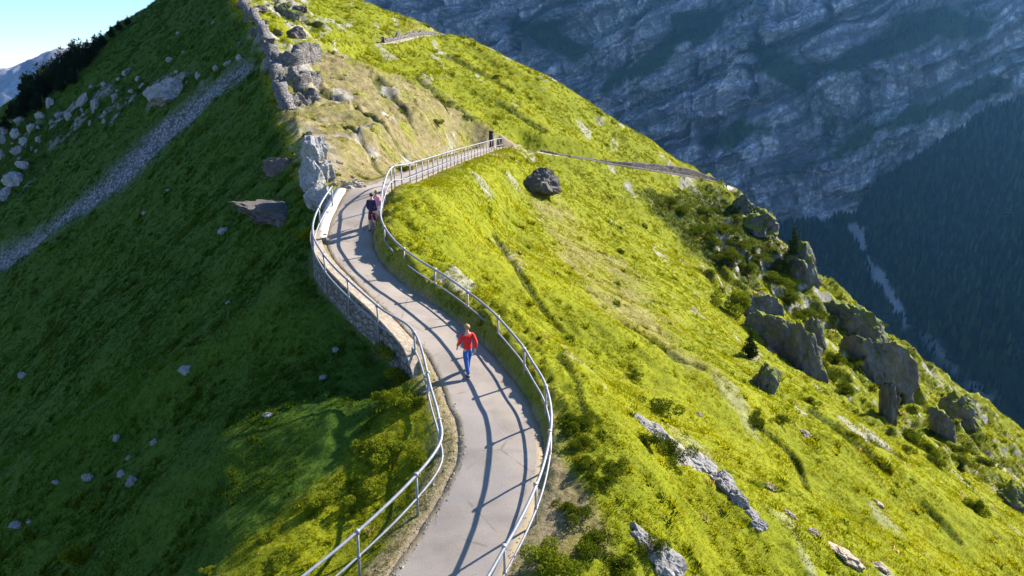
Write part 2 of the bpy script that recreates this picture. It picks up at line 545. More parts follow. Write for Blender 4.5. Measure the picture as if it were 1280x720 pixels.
def terrain(X, Y):
    """height and surface masks at the points X, Y (flat arrays)"""
    wob = 0
    xc, zc = crest_x(Y), crest_z(Y)
    u = X - xc + 0.5 * fbm(X * .25, Y * .25, oct=3, seed=5) * sstep(36, 44, Y)
    Z = zc + np.where(u >= 0, look(TR, Y, np.maximum(u, 0)), look(TL, Y, np.maximum(-u, 0)))
    yr = pchip(RIM[:, 0], RIM[:, 1], X) + 1.2 * noise(X * .15, Y * 0 + 3.1, seed=8) + .5 * noise(X * .6, Y * 0 + 1.1, seed=9)
    slope_r = np.gradient(RIM[:, 1], RIM[:, 0])
    sl = np.interp(X, RIM[:, 0], slope_r)
    d = np.maximum(Y - yr, 0) / np.sqrt(1 + sl * sl)
    Z = Z - 1.0 * (np.sqrt(d * d + 2.2) - math.sqrt(2.2))
    # where it is in the picture, for laying out rock and turf zones
    px, py = project(X, Y, Z)
    nz = 14 * fbm(X * .18, Y * .18, oct=4, seed=31) + 5 * fbm(X * .9, Y * .9, oct=3, seed=33)
    S = {k: poly_sd(px, py, p) for k, p in POLY.items()}
    ok_far = (Y < 135)
    m = {k: sstep(-7, 9, S[k] + nz * (1.6 if k in ('dry', 'dry_streak', 'lush', 'cliff', 'shrub') else .5)) * ok_far for k in S}
    away = sstep(0, 2.5, np.abs(u) - 1.0 * (Y < 36))
    # relief
    along = X * .8 - Y * .6; across = X * .6 + Y * .8
    relief = .55 * fbm(X * .09, Y * .09, oct=3, seed=2) * sstep(1, 10, np.abs(u)) * 2
    relief += .16 * fbm(X * .55, Y * .55, oct=3, seed=3) * sstep(1, 4, np.abs(u))
    relief += .10 * fbm(across * 1.4, along * .5, oct=3, seed=4, ridged=True) * (u > 0) * away
    relief += .045 * fbm(X * 2.3, Y * 2.3, oct=3, seed=6) * away
    relief += m['cliff'] * (1.6 * fbm(X * .22, Y * .22, oct=4, seed=21, ridged=True) + .3 * fbm(X * .9, Y * .9, oct=3, seed=22))
    relief += m['shrub'] * .5 * fbm(X * .5, Y * .5, oct=3, seed=23)
    relief += m['dry'] * (.75 * fbm(across * .16, along * .55, oct=4, seed=24, ridged=True) - .1)
    relief += m['rubble'] * .8 * fbm(X * .35, Y * .35, oct=4, seed=25, ridged=True)
    relief += m['scree'] * (.25 * fbm(X * 1.2, Y * 1.2, oct=4, seed=26) - .5)
    relief += m['ridge_rock'] * .9 * fbm(X * .5, Y * .5, oct=4, seed=27, ridged=True)
    Z = Z + relief * sstep(0.8, 3.0, np.abs(u) + 3 * (Y > 38))
    trk = np.zeros_like(X)
    for ln in TRACK:
        L = np.array(ln, float)
        d = np.full(X.shape, 1e9)
        for a, b in zip(L[:-1], L[1:]):
            e = b - a
            t = np.clip(((px - a[0]) * e[0] + (py - a[1]) * e[1]) / (e @ e), 0, 1)
            d = np.minimum(d, np.hypot(px - a[0] - t * e[0], py - a[1] - t * e[1]))
        trk = np.maximum(trk, sstep(4.0, 1.0, d + .25 * nz))
    Z = Z - (.22 + .3 * m['dry']) * trk
    # small benches cut into the slope
    for P, w in ((TRAV, 1.05), (TRAIL, .85)):
        if P is None: continue
        k, o = near_poly(X, Y, P, 7)
        b = sstep(w + 1.6, w + .1, np.abs(o))
        Z = Z * (1 - b) + (P[k, 2] - .04) * b
        m['trail'] = np.maximum(m.get('trail', 0), sstep(w + .35, w, np.abs(o)))
    # the walkway
    k, o = near_poly(X, Y, PATH, 9)
    hw = PATH[k, 3]; zp = PATH[k, 2]; yp = PATH[k, 1]
    bank = np.interp(yp, [12, 16.5, 19, 21.5, 23, 31, 33.5, 36, 40], [.0, .06, .36, .52, .66, .66, .46, .15, .0]) * (1 + .7 * fbm(X * 1.1, Y * 1.1, oct=4, seed=41, gain=.65))
    r = o - hw
    prof = bank * sstep(-.05, .5, r + .22 * fbm(X * 1.5, Y * 1.5, oct=3, seed=46))
    fade = sstep(699, 660, k)
    br = sstep(4.5, .7, r) * (o > 0) * fade
    Zr = zp - .012 + prof
    drop = np.interp(yp, [12, 22.0, 23.0, 29.5, 33, 36, 90], [0, 0, 1.0, 1.0, .6, 0, 0])
    l = -o - hw
    Zl = zp + .022 - .10 * sstep(.25, 1.0, l) - drop * sstep(.38, .55, l) - .28 * np.maximum(l - .6, 0)
    bl = sstep(np.where(yp > 36, 4.2, 3.2), .7, l) * (o < 0) * fade
    inside = (np.abs(o) < hw - .02) & (k < 698)
    sh = sstep(hw - .12, hw + .16, np.abs(o)) * (k < 698) + (k >= 698)
    Z = (zp - .05) * (1 - sh) + sh * np.where(o > 0, Z * (1 - br) + Zr * br, Z * (1 - bl) + Zl * bl)
    m['onpath'] = sstep(.12, -.02, np.abs(o) - hw)
    m['verge'] = sstep(1.0, .2, np.abs(o) - hw + .35 * fbm(X * 1.6, Y * 1.6, oct=3, seed=44)) * np.where(o < 0, np.interp(yp, [10, 21, 24, 36, 40], [1, .9, .5, .5, .2]), np.interp(yp, [10, 17, 20, 33, 40], [1, .8, .15, .3, .6]))
    m['track'] = trk
    m['u'] = u; m['px'] = px; m['py'] = py
    m['wallgap'] = (l > -.1) & (l < .75) & (o < 0) & (drop > .5)
    return Z, m


def hit_base(px, py, y0, y1):
    d = ray(px, py)
    Y = np.linspace(y0, y1, 900)
    h = terrain(d[0] / d[1] * Y, Y)[0]
    b = np.where(h >= d[2] / d[1] * Y)[0]
    i = b[0] if len(b) else len(Y) - 1
    return np.array([d[0] / d[1] * Y[i], Y[i], h[i]])


TRAIL = spline([hit_base(x, y, 60, 122) for x, y in ((350, 50), (390, 48), (440, 53), (480, 55), (530, 44), (570, 33), (588, 28))], 200)
_k = np.ones(31) / 31
TRAIL[:, 2] = np.convolve(np.pad(TRAIL[:, 2], 15, 'edge'), _k, 'valid') - .05
TRAIL[:, 1] = np.convolve(np.pad(TRAIL[:, 1], 15, 'edge'), _k, 'valid')

# the sheet: finer close by
NR, NC = 820, 860
gy = np.geomspace(6.0, 290.0, NR)
gs = np.linspace(-1.12, 1.12, NC)
GY, GS = np.meshgrid(gy, gs, indexing='ij')
GX = GS * (GY + 6)
tz, TM = terrain(GX.ravel(), GY.ravel())
GZ = tz.reshape(NR, NC)


def ground(X, Y, arr=None):
    arr = GZ if arr is None else arr
    X = np.asarray(X, float); Y = np.asarray(Y, float)
    fi = np.log(np.clip(Y, 6.001, 289.9) / 6.0) / math.log(290.0 / 6.0) * (NR - 1)
    fj = (np.clip(X / (Y + 6), -1.119, 1.119) + 1.12) / 2.24 * (NC - 1)
    i = np.clip(fi.astype(int), 0, NR - 2); j = np.clip(fj.astype(int), 0, NC - 2)
    a, b = fi - i, fj - j
    return (arr[i, j] * (1 - a) * (1 - b) + arr[i + 1, j] * a * (1 - b) + arr[i, j + 1] * (1 - a) * b + arr[i + 1, j + 1] * a * b)


def hit(px, py, ymin=8.0):
    """first place where the line of sight meets the hillside"""
    d = ray(px, py)
    Y = np.geomspace(ymin, 280, 6000)
    X = d[0] / d[1] * Y; Z = d[2] / d[1] * Y
    h = ground(X, Y)
    b = np.where(h >= Z)[0]
    i = b[0] if len(b) else len(Y) - 1
    return np.array([X[i], Y[i], h[i]])


def normal_at(x, y, e=.5):
    zx = (ground([x + e], [y])[0] - ground([x - e], [y])[0]) / (2 * e)
    zy = (ground([x], [y + e])[0] - ground([x], [y - e])[0]) / (2 * e)
    return Vector((-zx, -zy, 1)).normalized()


# slope of the ground, smoothed
def _blur(a, k=9):
    for ax in (0, 1):
        a = np.apply_along_axis(lambda v: np.convolve(np.pad(v, k // 2, 'edge'), np.ones(k) / k, 'valid'), ax, a)
    return a


_sx = np.gradient(GZ, axis=1) / np.gradient(GX, axis=1)
_sy = np.gradient(GZ, axis=0) / np.gradient(GY, axis=0) - _sx * GS * 1.0
NXG, NYG = _blur(_sx), _blur(_sy)


# hillside material
def mat_hill():
    m, nt, out = new_mat('alpine_turf')
    A = nd(nt, 'ShaderNodeAttribute', attribute_name='zone_a'); B = nd(nt, 'ShaderNodeAttribute', attribute_name='zone_b')
    sa = nt.nodes.new('ShaderNodeSeparateColor'); nt.links.new(A.outputs[0], sa.inputs[0])
    sb = nt.nodes.new('ShaderNodeSeparateColor'); nt.links.new(B.outputs[0], sb.inputs[0])
    pos = geo_pos(nt)
    n_big = tex(nt, .25, 6, .6, .3, pos); n_mid = tex(nt, 1.6, 6, .65, 0, pos); n_fine = tex(nt, 9, 5, .7, 0, pos)
    turf = ramp(nt, n_big.outputs[0], [(.3, (.115, .14, .005)), (.5, (.168, .188, .005)), (.7, (.215, .22, .006))])
    turf = mixc(nt, ramp(nt, n_mid.outputs[0], [(.4, (.75, .75, .75)), (.62, (0, 0, 0))]), turf, (.12, .135, .006))
    turf = mixc(nt, ramp(nt, n_fine.outputs[0], [(.5, (0, 0, 0)), (.75, (.6, .6, .6))]), turf, (.26, .25, .01))
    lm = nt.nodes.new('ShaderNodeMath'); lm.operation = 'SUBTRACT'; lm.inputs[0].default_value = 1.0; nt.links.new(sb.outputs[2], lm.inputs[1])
    turf = mixc(nt, lm.outputs[0], turf, ramp(nt, n_mid.outputs[0], [(.3, (.030, .064, .006)), (.7, (.064, .112, .010))]))  # greener left-slope turf, also darkened so its shade is painted in
    dry = ramp(nt, n_mid.outputs[0], [(.3, (.08, .062, .024)), (.5, (.155, .125, .054)), (.68, (.24, .20, .098))])
    dry = mixc(nt, ramp(nt, n_fine.outputs[0], [(.5, (0, 0, 0)), (.8, (.8, .8, .8))]), dry, (.32, .28, .17))
    shrub = ramp(nt, n_mid.outputs[0], [(.35, (.018, .028, .006)), (.65, (.05, .075, .008))])
    rock = ramp(nt, n_mid.outputs[0], [(.3, (.12, .11, .10)), (.55, (.27, .25, .235)), (.75, (.42, .40, .38))])
    stone = tex(nt, 3.2, vec=pos, typ='ShaderNodeTexVoronoi')
    scree = ramp(nt, stone.outputs[0], [(.0, (.33, .335, .35)), (.35, (.23, .235, .25)), (.6, (.08, .08, .085))])
    scree = mixc(nt, ramp(nt, n_big.outputs[0], [(.4, (0, 0, 0)), (.7, (.5, .5, .5))]), scree, (.15, .155, .16))
    dirt = ramp(nt, n_fine.outputs[0], [(.3, (.14, .105, .065)), (.7, (.30, .24, .155))])
    col = mixc(nt, sa.outputs[0], turf, dry)
    col = mixc(nt, sb.outputs[1], col, shrub)
    col = mixc(nt, sa.outputs[1], col, rock)
    col = mixc(nt, sa.outputs[2], col, scree)
    col = mixc(nt, sb.outputs[0], col, dirt)
    h = mixc(nt, .4, n_mid.outputs[0], n_fine.outputs[0])
    hs = mixc(nt, sa.outputs[2], h, stone.outputs[0])
    principled(nt, out, col, .95, bump(nt, hs, .8, .12), spec=.1)
    return m


M['hill'] = mat_hill()
X1, Y1 = GX.ravel(), GY.ravel()
patch = fbm(X1 * .3, Y1 * .3, oct=4, seed=51)
dry_m = np.clip(TM['dry'] + .5 * TM['dry_streak'] + .8 * TM['dry_near'] + .6 * TM['dry_far'], 0, 1)
dry_m = np.clip(dry_m * (.88 + 1.0 * fbm(X1 * .8, Y1 * .8, oct=4, seed=56)), 0, 1)
cliffz = fbm(X1 * .35, Y1 * .35, oct=4, seed=52)
steep = np.hypot(_sx, _sy).ravel()
rock_m = np.clip(TM['cliff'] * sstep(1.25, 1.7, steep) + TM['rubble'] * sstep(.1, .35, cliffz) * .7 + TM['ridge_rock'] * sstep(-.05, .25, cliffz) * .9 + TM['knob'] * .35, 0, 1)
rock_m = np.clip(rock_m + .7 * sstep(.36, .5, fbm(X1 * .5, Y1 * .22, oct=4, seed=53)) * (TM['u'] > 2) * (1 - TM['lush'] * .5), 0, 1) * (1 - TM['verge'])
scree_m = TM['scree']
dirt_m = np.clip(TM['verge'] * .9 + TM['trail'] * .8 + TM['track'] * .0 + TM['onpath'], 0, 1)
shrub_m = np.clip(TM['shrub'] * .9 + TM['track'] * .8 + .55 * TM['cliff'] * sstep(-.1, .25, patch) + .5 * TM['rubble'], 0, 1)
lush_m = TM['lush']
sunny_m = sstep(-1.6, -.4, TM['u'] + np.interp(Y1, [16, 23], [5.0, 0]))  # edge follows the crest's sun-shade line; left of it shade is painted into turf
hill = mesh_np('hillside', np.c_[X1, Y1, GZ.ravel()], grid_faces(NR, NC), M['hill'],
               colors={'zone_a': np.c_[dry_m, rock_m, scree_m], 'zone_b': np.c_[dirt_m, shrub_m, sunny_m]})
tag(hill, kind='structure')
G = {k: v.reshape(NR, NC) for k, v in dict(dry=dry_m, rock=rock_m, scree=scree_m, dirt=dirt_m, shrub=shrub_m, lush=lush_m, onpath=TM['onpath'], cliff=TM['cliff'], u=TM['u'],
                                            rubble=TM['rubble'], verge=TM['verge'], trail=TM['trail'], band=TM['band'], wallgap=TM['wallgap'].astype(float)).items()}


# ------------------------------------------------------------------ walkway, trails
def mat_path():
    m, nt, out = new_mat('worn_asphalt')
    pos = geo_pos(nt)
    n1 = tex(nt, .8, 6, .6, .2, pos); n2 = tex(nt, 30, 4, .7, 0, pos)
    col = ramp(nt, n1.outputs[0], [(.3, (.21, .178, .145)), (.5, (.28, .24, .20)), (.75, (.335, .29, .245))])
    col = mixc(nt, ramp(nt, n2.outputs[0], [(.4, (.5, .5, .5)), (.6, (0, 0, 0))]), col, (.24, .205, .18))
    st = tex(nt, .9, 3, .5, 0, mscale(nt, pos, (.35, 2.2, .35)))
    col = mixc(nt, ramp(nt, st.outputs[0], [(.55, (0, 0, 0)), (.66, (.35, .35, .35))]), col, (.20, .175, .16))
    cv = tex(nt, .55, vec=mscale(nt, pos, (1, 1, .3)), typ='ShaderNodeTexVoronoi'); cv.feature = 'DISTANCE_TO_EDGE'
    wv = tex(nt, 2.5, 5, .6, 0, pos)
    cm = nt.nodes.new('ShaderNodeMath'); cm.operation = 'MULTIPLY_ADD'; nt.links.new(wv.outputs[0], cm.inputs[0]); cm.inputs[1].default_value = .10; nt.links.new(cv.outputs[0], cm.inputs[2])
    col = mixc(nt, ramp(nt, cm.outputs[0], [(.048, (.55, .55, .55)), (.062, (0, 0, 0))]), col, (.14, .12, .10))
    pt = tex(nt, .33, 2, .4, .6, pos)
    col = mixc(nt, ramp(nt, pt.outputs[0], [(.56, (0, 0, 0)), (.58, (.5, .5, .5))]), col, (.27, .24, .22))
    E = nd(nt, 'ShaderNodeAttribute', attribute_name='edge')
    ne = tex(nt, 3, 6, .7, 0, pos)
    s = nt.nodes.new('ShaderNodeMath'); s.operation = 'MULTIPLY_ADD'
    nt.links.new(ne.outputs[0], s.inputs[0]); s.inputs[1].default_value = .7
    sep = nt.nodes.new('ShaderNodeSeparateColor'); nt.links.new(E.outputs[0], sep.inputs[0]); nt.links.new(sep.outputs[0], s.inputs[2])
    col = mixc(nt, ramp(nt, s.outputs[0], [(.95, (0, 0, 0)), (1.25, (.85, .85, .85))]), col, (.30, .235, .14))
    principled(nt, out, col, .9, bump(nt, n2.outputs[0], .35, .02), spec=.25)
    return m


M['path'] = mat_path()
M['gravel'] = mat_plain('trodden_gravel', (.34, .285, .20), .95, .3, 4)


def ribbon(name, P, hw, mat, nc=13, crown=.02, skirt=.08):
    T = np.gradient(P[:, :2], axis=0); T /= np.linalg.norm(T, axis=1)[:, None]
    N = np.c_[T[:, 1], -T[:, 0]]
    hw = np.broadcast_to(hw, (len(P),))
    e = .07 * np.stack([fbm(P[:, 0] * 1.7, P[:, 1] * 1.7, oct=3, seed=s) for s in (61, 62)], 1)
    s = np.linspace(-1, 1, nc)
    V, E = [], []
    for j, a in enumerate(s):
        w = hw + (e[:, 0] if a < 0 else e[:, 1])
        xy = P[:, :2] + N * (a * w)[:, None]
        z = P[:, 2] + crown * (1 - a * a) + .008 * noise(xy[:, 0] * 2, xy[:, 1] * 2, seed=63)
        V.append(np.c_[xy, z]); E.append(np.full(len(P), a * a * a * a))
    # turned-down edges, so the surface has its thickness
    for a in (-1, 1):
        w = hw + (e[:, 0] if a < 0 else e[:, 1]) + .03
        xy = P[:, :2] + N * (a * w)[:, None]
        c = np.c_[xy, P[:, 2] - skirt]
        if a < 0: V.insert(0, c); E.insert(0, np.ones(len(P)))
        else: V.append(c); E.append(np.ones(len(P)))
    V = np.stack(V, 1); E = np.stack(E, 1)
    nr, ncc = V.shape[:2]
    e3 = np.repeat(E.reshape(-1, 1), 3, 1)
    return mesh_np(name, V.reshape(-1, 3), grid_faces(nr, ncc), mat, colors={'edge': e3})


tag(ribbon('path', PATH, PATH[:, 3], M['path']), kind='structure')
M['pale_gravel'] = mat_plain('pale_gravel', (.44, .40, .35), .95, .2, 4)
tag(ribbon('path.001', TRAV, .85, M['pale_gravel'], 7), kind='structure')
tag(ribbon('path.002', TRAIL, .75, M['gravel'], 7), kind='structure')


# ------------------------------------------------------------------ railings
def railing(name, base, label, height, mat_rail, mat_post, spacing, lower=.36, r=.033, ext=0.0, posts_at=None):
    """base: points on the ground along the line. Rails and posts follow it."""
    P = resample(np.asarray(base, float), max(40, int(len(base))))
    root = empty(name, P[len(P) // 2], label, 'railing')
    o = np.array(root.location)
    L = np.r_[0, np.cumsum(np.linalg.norm(np.diff(P, axis=0), axis=1))]
    low = np.interp(P[:, 1], *lower) if isinstance(lower, tuple) else np.full(len(P), lower)
    for nm, h, rr in (('top_rail', np.full(len(P), height), r * 1.2), ('lower_rail', height * low, r * .85)):
        q = P - o; q[:, 2] += h
        V, F = tube(q, rr, 10)
        poly_mesh(nm, V, F, mat_rail, root)
    n = max(2, int(round(L[-1] / spacing)))
    for s in np.linspace(0, L[-1], n + 1):
        q = np.array([np.interp(s, L, P[:, k]) for k in range(3)]) - o
        lw = float(np.interp(s, L, low))
        tilt = np.array([random.uniform(-.02, .02), random.uniform(-.02, .02), 0])
        V, F = tube([q + [0, 0, -.35], q + tilt * .5 + [0, 0, height * .5], q + tilt + [0, 0, height + .01]], r * .95, 8)
        for zc, rr, hh2 in ((height, r * 1.75, .05), (height * lw, r * 1.4, .04)):      # clamps round the rails
            V2, F2 = tube([q + tilt * zc / height + [0, 0, zc - hh2], q + tilt * zc / height + [0, 0, zc + hh2]], rr, 8)
            F = list(F) + [tuple(i + len(V) for i in f) for f in F2]; V = np.vstack([V, V2])
        poly_mesh('post', V, F, mat_post, root)
    return root


def offset_line(P, d, dz=0.0):
    T = np.gradient(P[:, :2], axis=0); T /= np.linalg.norm(T, axis=1)[:, None]
    N = np.c_[T[:, 1], -T[:, 0]]
    return np.c_[P[:, :2] + N * np.broadcast_to(d, (len(P),))[:, None], P[:, 2] + dz]


near = PATH[PATH[:, 1] < 34.9]
far = PATH[(PATH[:, 1] >= 34.5) & (PATH[:, 1] < 80.5)]
rb = offset_line(near, near[:, 3] + np.interp(near[:, 1], [14, 20, 23, 31, 34], [.18, .24, .34, .34, .16]), .02)
railing('railing', rb, 'long galvanised two-bar railing along the grassy right edge of the walkway', 1.05, M['galv'], M['rusty'], 1.95, lower=([17.5, 21.5, 32, 35], [.38, .50, .50, .42]))
fb = offset_line(far, far[:, 3] + .1, .0)
railing('railing', fb, 'distant white-topped railing on the far walkway running to the dark post', 1.05, M['galv'], M['rusty'], 1.7)
LB = [(250, 900), (330, 815), (432, 728), (510, 652), (551, 597), (549, 560), (540, 526), (519, 452), (475, 419), (420, 367), (398, 336), (393, 318), (396, 300), (405, 280), (416, 262)]
lb = spline([on_ramp(*p) for p in LB], 120)
railing('railing', lb, 'galvanised two-bar railing along the left edge, bending beside the stone wall', .98, M['galv'], M['galv'], 2.0)


# ------------------------------------------------------------------ walls
def mat_masonry(name, c0, c1, mortar, sx=3.0):
    m, nt, out = new_mat(name)
    pos = obj_pos(nt)
    v = tex(nt, sx, vec=mscale(nt, pos, (1, 1, 1.6)), typ='ShaderNodeTexVoronoi')
    e = tex(nt, sx, vec=mscale(nt, pos, (1, 1, 1.6)), typ='ShaderNodeTexVoronoi'); e.feature = 'DISTANCE_TO_EDGE'
    n = tex(nt, 6, 6, .65, 0, pos)
    sp = nt.nodes.new('ShaderNodeSeparateColor'); nt.links.new(v.outputs['Color'], sp.inputs[0])
    col = ramp(nt, sp.outputs[0], [(0, c0), (1, c1)])
    col = mixc(nt, ramp(nt, n.outputs[0], [(.4, (.6, .6, .6)), (.65, (0, 0, 0))]), col, tuple(.5 * x for x in c0))
    j = ramp(nt, e.outputs[0], [(0, (1, 1, 1)), (.07, (0, 0, 0))])
    col = mixc(nt, j, col, mortar)
    hb = ramp(nt, e.outputs[0], [(0, (0, 0, 0)), (.12, (1, 1, 1))])
    principled(nt, out, col, .95, bump(nt, hb, .9, .06), spec=.15)
    return m


M['masonry'] = mat_masonry('rubble_masonry', (.14, .13, .125), (.27, .25, .23), (.09, .08, .07))
M['dark_masonry'] = mat_masonry('dark_dry_stone', (.10, .085, .08), (.20, .17, .155), (.04, .035, .03), 2.2)
M['concrete'] = mat_plain('pale_concrete', (.52, .47, .42), .9, .15, 3)


def wall(name, line, thick, z_lo, z_hi, mat, label, cat, rough=.05, cap=None, parent=None, seg=10):
    """upright wall following a ground line; z_lo / z_hi are heights along it"""
    P = np.asarray(line, float); n = len(P)
    T = np.gradient(P[:, :2], axis=0); T /= np.linalg.norm(T, axis=1)[:, None]
    N = np.c_[T[:, 1], -T[:, 0]]
    z_lo = np.broadcast_to(z_lo, (n,)); z_hi = np.broadcast_to(z_hi, (n,))
    root = empty(name, P[n // 2], label, cat)
    root['kind'] = 'thing'
    o = np.array(root.location)
    ring = []
    for a, t in [(-1, i / seg) for i in range(seg + 1)] + [(0, 1)] + [(1, 1 - i / seg) for i in range(seg + 1)]:
        z = P[:, 2] + z_lo + (z_hi - z_lo) * t + (.02 if a == 0 else 0)
        xy = P[:, :2] + N * (a * thick / 2 * (1.25 - .25 * t))
        ring.append(np.c_[xy, z])
    V = np.stack(ring, 1)
    nr, nc = V.shape[:2]
    V = V.reshape(-1, 3)
    dsp = rough * fbm(V[:, 0] * 2.2, V[:, 1] * 2.2, V[:, 2] * 3, oct=3, seed=71)
    V[:, :2] += (dsp[:, None] * np.repeat(N, nc, 0))
    V[:, 2] += rough * .8 * fbm(V[:, 0] * 1.9, V[:, 1] * 1.9, V[:, 2] * 0, oct=3, seed=72)
    F = [tuple(f) for f in grid_faces(nr, nc)]
    F.append(tuple(range(nc))); F.append(tuple(range((nr - 1) * nc, nr * nc))[::-1])
    poly_mesh('masonry', V - o, F, mat, root)
    if cap:
        q = P.copy(); q[:, 2] += z_hi
        ringc = []
        for a, h in ((-1, .0), (-1, .09), (1, .09), (1, .0)):
            ringc.append(np.c_[q[:, :2] + N * (a * (thick / 2 + .05)), q[:, 2] + h + .012 * noise(q[:, 0] * 2, q[:, 1] * 2, seed=3)])
        Vc = np.stack(ringc, 1); k = Vc.shape[1]
        Vc = Vc.reshape(-1, 3)
        Fc = []
        for i in range(n - 1):
            for j in range(k):
                Fc.append((i * k + j, i * k + (j + 1) % k, (i + 1) * k + (j + 1) % k, (i + 1) * k + j))
        Fc.append(tuple(range(k))); Fc.append(tuple(range((n - 1) * k, n * k))[::-1])
        poly_mesh('coping', Vc - o, Fc, cap, root, smooth=False)
    return root


mid = PATH[(PATH[:, 1] > 21.8) & (PATH[:, 1] < 30.6)]
wl = offset_line(resample(mid, 70), -(resample(mid, 70)[:, 3] + .42), 0)
ends = sstep(0, .16, np.linspace(0, 1, 70)) * 1.0
wall('retaining_wall', wl, .34, -1.9 * np.ones(70), .10 * ends - .35 * (1 - ends), M['masonry'], 'curved rubble retaining wall holding the left edge above the shaded slope', 'wall', cap=M['tan_stone'])
up = PATH[(PATH[:, 1] > 29.9) & (PATH[:, 1] < 34.4)]
ul = offset_line(resample(up, 40), -(resample(up, 40)[:, 3] + .22), 0)
wall('parapet_wall', ul, .42, -1.0, .16, M['concrete'], 'low pale concrete parapet at the upper left bend of the walkway', 'wall', rough=.02, seg=4)
tv = TRAV[6:190]
tl = offset_line(resample(tv, 90), -1.0, 0)
wall('retaining_wall', tl, .4, -.6, np.interp(np.linspace(0, 1, 90), [0, .35, .5, .8, 1], [.3, .5, 1.0, 1.35, .7]), M['dark_masonry'], 'long dark dry stone wall above the narrow traverse path near the skyline', 'wall', rough=.12)


sl_ = TRAIL[95:198]
wall('dry_stone_wall', offset_line(resample(sl_, 60), -.9, 0), .45, -.5, .45 + .15 * np.random.default_rng(3).normal(size=60), M['masonry'], 'low dry stone wall along the summit trail, ending at the skyline', 'wall', rough=.15)


kb = offset_line(resample(TRAV[20:190], 80), .95, .02)
wall('stone_kerb', kb, .24, -.4, .18, M['masonry'], 'rough stone kerb along the outer edge of the traverse path', 'kerb', rough=.04, seg=4)


# ------------------------------------------------------------------ rocks
def rock_mesh(name, seed, mat, sub=5, rough=.30, facets=13, detail=1.4):
    bm = bmesh.new()
    bmesh.ops.create_icosphere(bm, subdivisions=sub, radius=1.0)
    V = np.array([v.co[:] for v in bm.verts])
    rs = np.random.default_rng(seed)
    D = rs.normal(size=(facets, 3)); D /= np.linalg.norm(D, axis=1)[:, None]
    dist = rs.uniform(.42, .88, facets)
    for d, h in zip(D, dist):
        k = V @ d - h
        V = V - np.outer(np.maximum(k, 0) * .88, d)
    n = fbm(V[:, 0] * 1.6 + seed, V[:, 1] * 1.6, V[:, 2] * 1.6, oct=5, seed=seed, ridged=True, gain=.55)
    n2 = fbm(V[:, 0] * 5 + seed, V[:, 1] * 5, V[:, 2] * 3, oct=3, seed=seed + 3)
    r = np.linalg.norm(V, axis=1)[:, None]
    V = V + V / r * (rough * n + .06 * detail * n2)[:, None]
    for v, c in zip(bm.verts, V): v.co = c
    me = bpy.data.meshes.new(name)
    bm.to_mesh(me); bm.free()
    me.polygons.foreach_set('use_smooth', [False] * len(me.polygons))
    me.materials.append(mat)
    return me


ROCKS = {}


def get_rock(kind, var):
    if (kind, var) not in ROCKS:
        ROCKS[(kind, var)] = rock_mesh(kind, 100 + var * 13 + len(kind), M[kind], 5 if var < 6 else 4)
    return ROCKS[(kind, var)]


def rock(name, px, py, wpx, hpx, kind, var, label, cat='rock', group=None, tilt=0.0, depth=.8, sink=.25, rz=None, Y=None):
    """a rock whose base is seen at px, py and that shows about wpx by hpx picture points"""
    p = hit(px, py) if Y is None else at(px, py, Y)
    yc = p[1] * CP - p[2] * SP
    w, h = wpx / F_PX * yc, hpx / F_PX * yc
    o = obj_from(name, get_rock(kind, var))
    o.location = (p[0], p[1] + w * depth * .25, p[2] + h * (.5 - sink))
    o.scale = (w / 2 / .85, w * depth / 2 / .85, h / 2 / .85)
    o.rotation_euler = (0, tilt, random.uniform(-.4, .4) if rz is None else rz)
    return tag(o, label, cat, group)


# right slope and skyline crags
rock('boulder', 676, 244, 40, 35, 'dark_rock', 0, 'lone dark boulder standing in bright grass below the far walkway', 'boulder', sink=.12, depth=.9)
CRAG = [
    (930, 262, 30, 26, 'rock', 4, .5, .35, 'broken grey step on the skyline at the end of the traverse path'),
    (956, 290, 46, 40, 'rock', 1, .7, .35, 'grey broken outcrop on the skyline just below the traverse path'),
    (1004, 350, 40, 62, 'rock', 2, -.1, .3, 'blunt grey crag with a rounded top on the skyline beside a dark shrub'),
    (948, 402, 46, 70, 'rock', 3, -.45, .35, 'dark upper block of the slanting crag left of the gap'),
    (974, 440, 44, 84, 'rock', 5, -.5, .35, 'long slanting grey crag left of the dark gap in the right slope'),
    (1010, 470, 40, 96, 'rock', 4, -.2, .28, 'narrow upright grey crag right of the dark gap'),
    (1024, 430, 22, 56, 'rock', 0, -.35, .3, 'small ribbed crag behind the narrow upright one'),
    (1070, 424, 56, 76, 'rock', 5, -.55, .38, 'upper grey block of the largest crag on the skyline'),
    (1104, 480, 60, 110, 'rock', 3, -.45, .32, 'main grey face of the largest crag, leaning right on the skyline'),
    (1128, 498, 30, 66, 'rock', 1, -.4, .3, 'outer right edge block of the largest crag'),
    (1114, 528, 22, 62, 'dark_rock', 1, -.1, .2, 'thin dark rock rib at the foot of the largest crag'),
    (960, 490, 32, 44, 'rock', 1, .2, .25, 'small dark-sided boulder under the little conifer on the right slope'),
    (1212, 530, 44, 64, 'rock', 0, -.5, .35, 'rounded crag on the skyline near the right edge'),
    (1180, 545, 20, 50, 'rock', 5, -.3, .3, 'slim rock between the rounded crag and the largest crag'),
    (1268, 634, 28, 30, 'rock', 2, -.3, .3, 'small grey crag low at the right edge of the slope')]
for x, y, w, h, kd, v, tl_, sk, lab in CRAG:
    rock('boulder' if 'boulder' in lab else 'rock_outcrop', x, y, w * 1.02, h * 1.02, kd, v, lab, 'boulder' if 'boulder' in lab else 'outcrop', tilt=tl_, sink=sk + .08, depth=1.1)
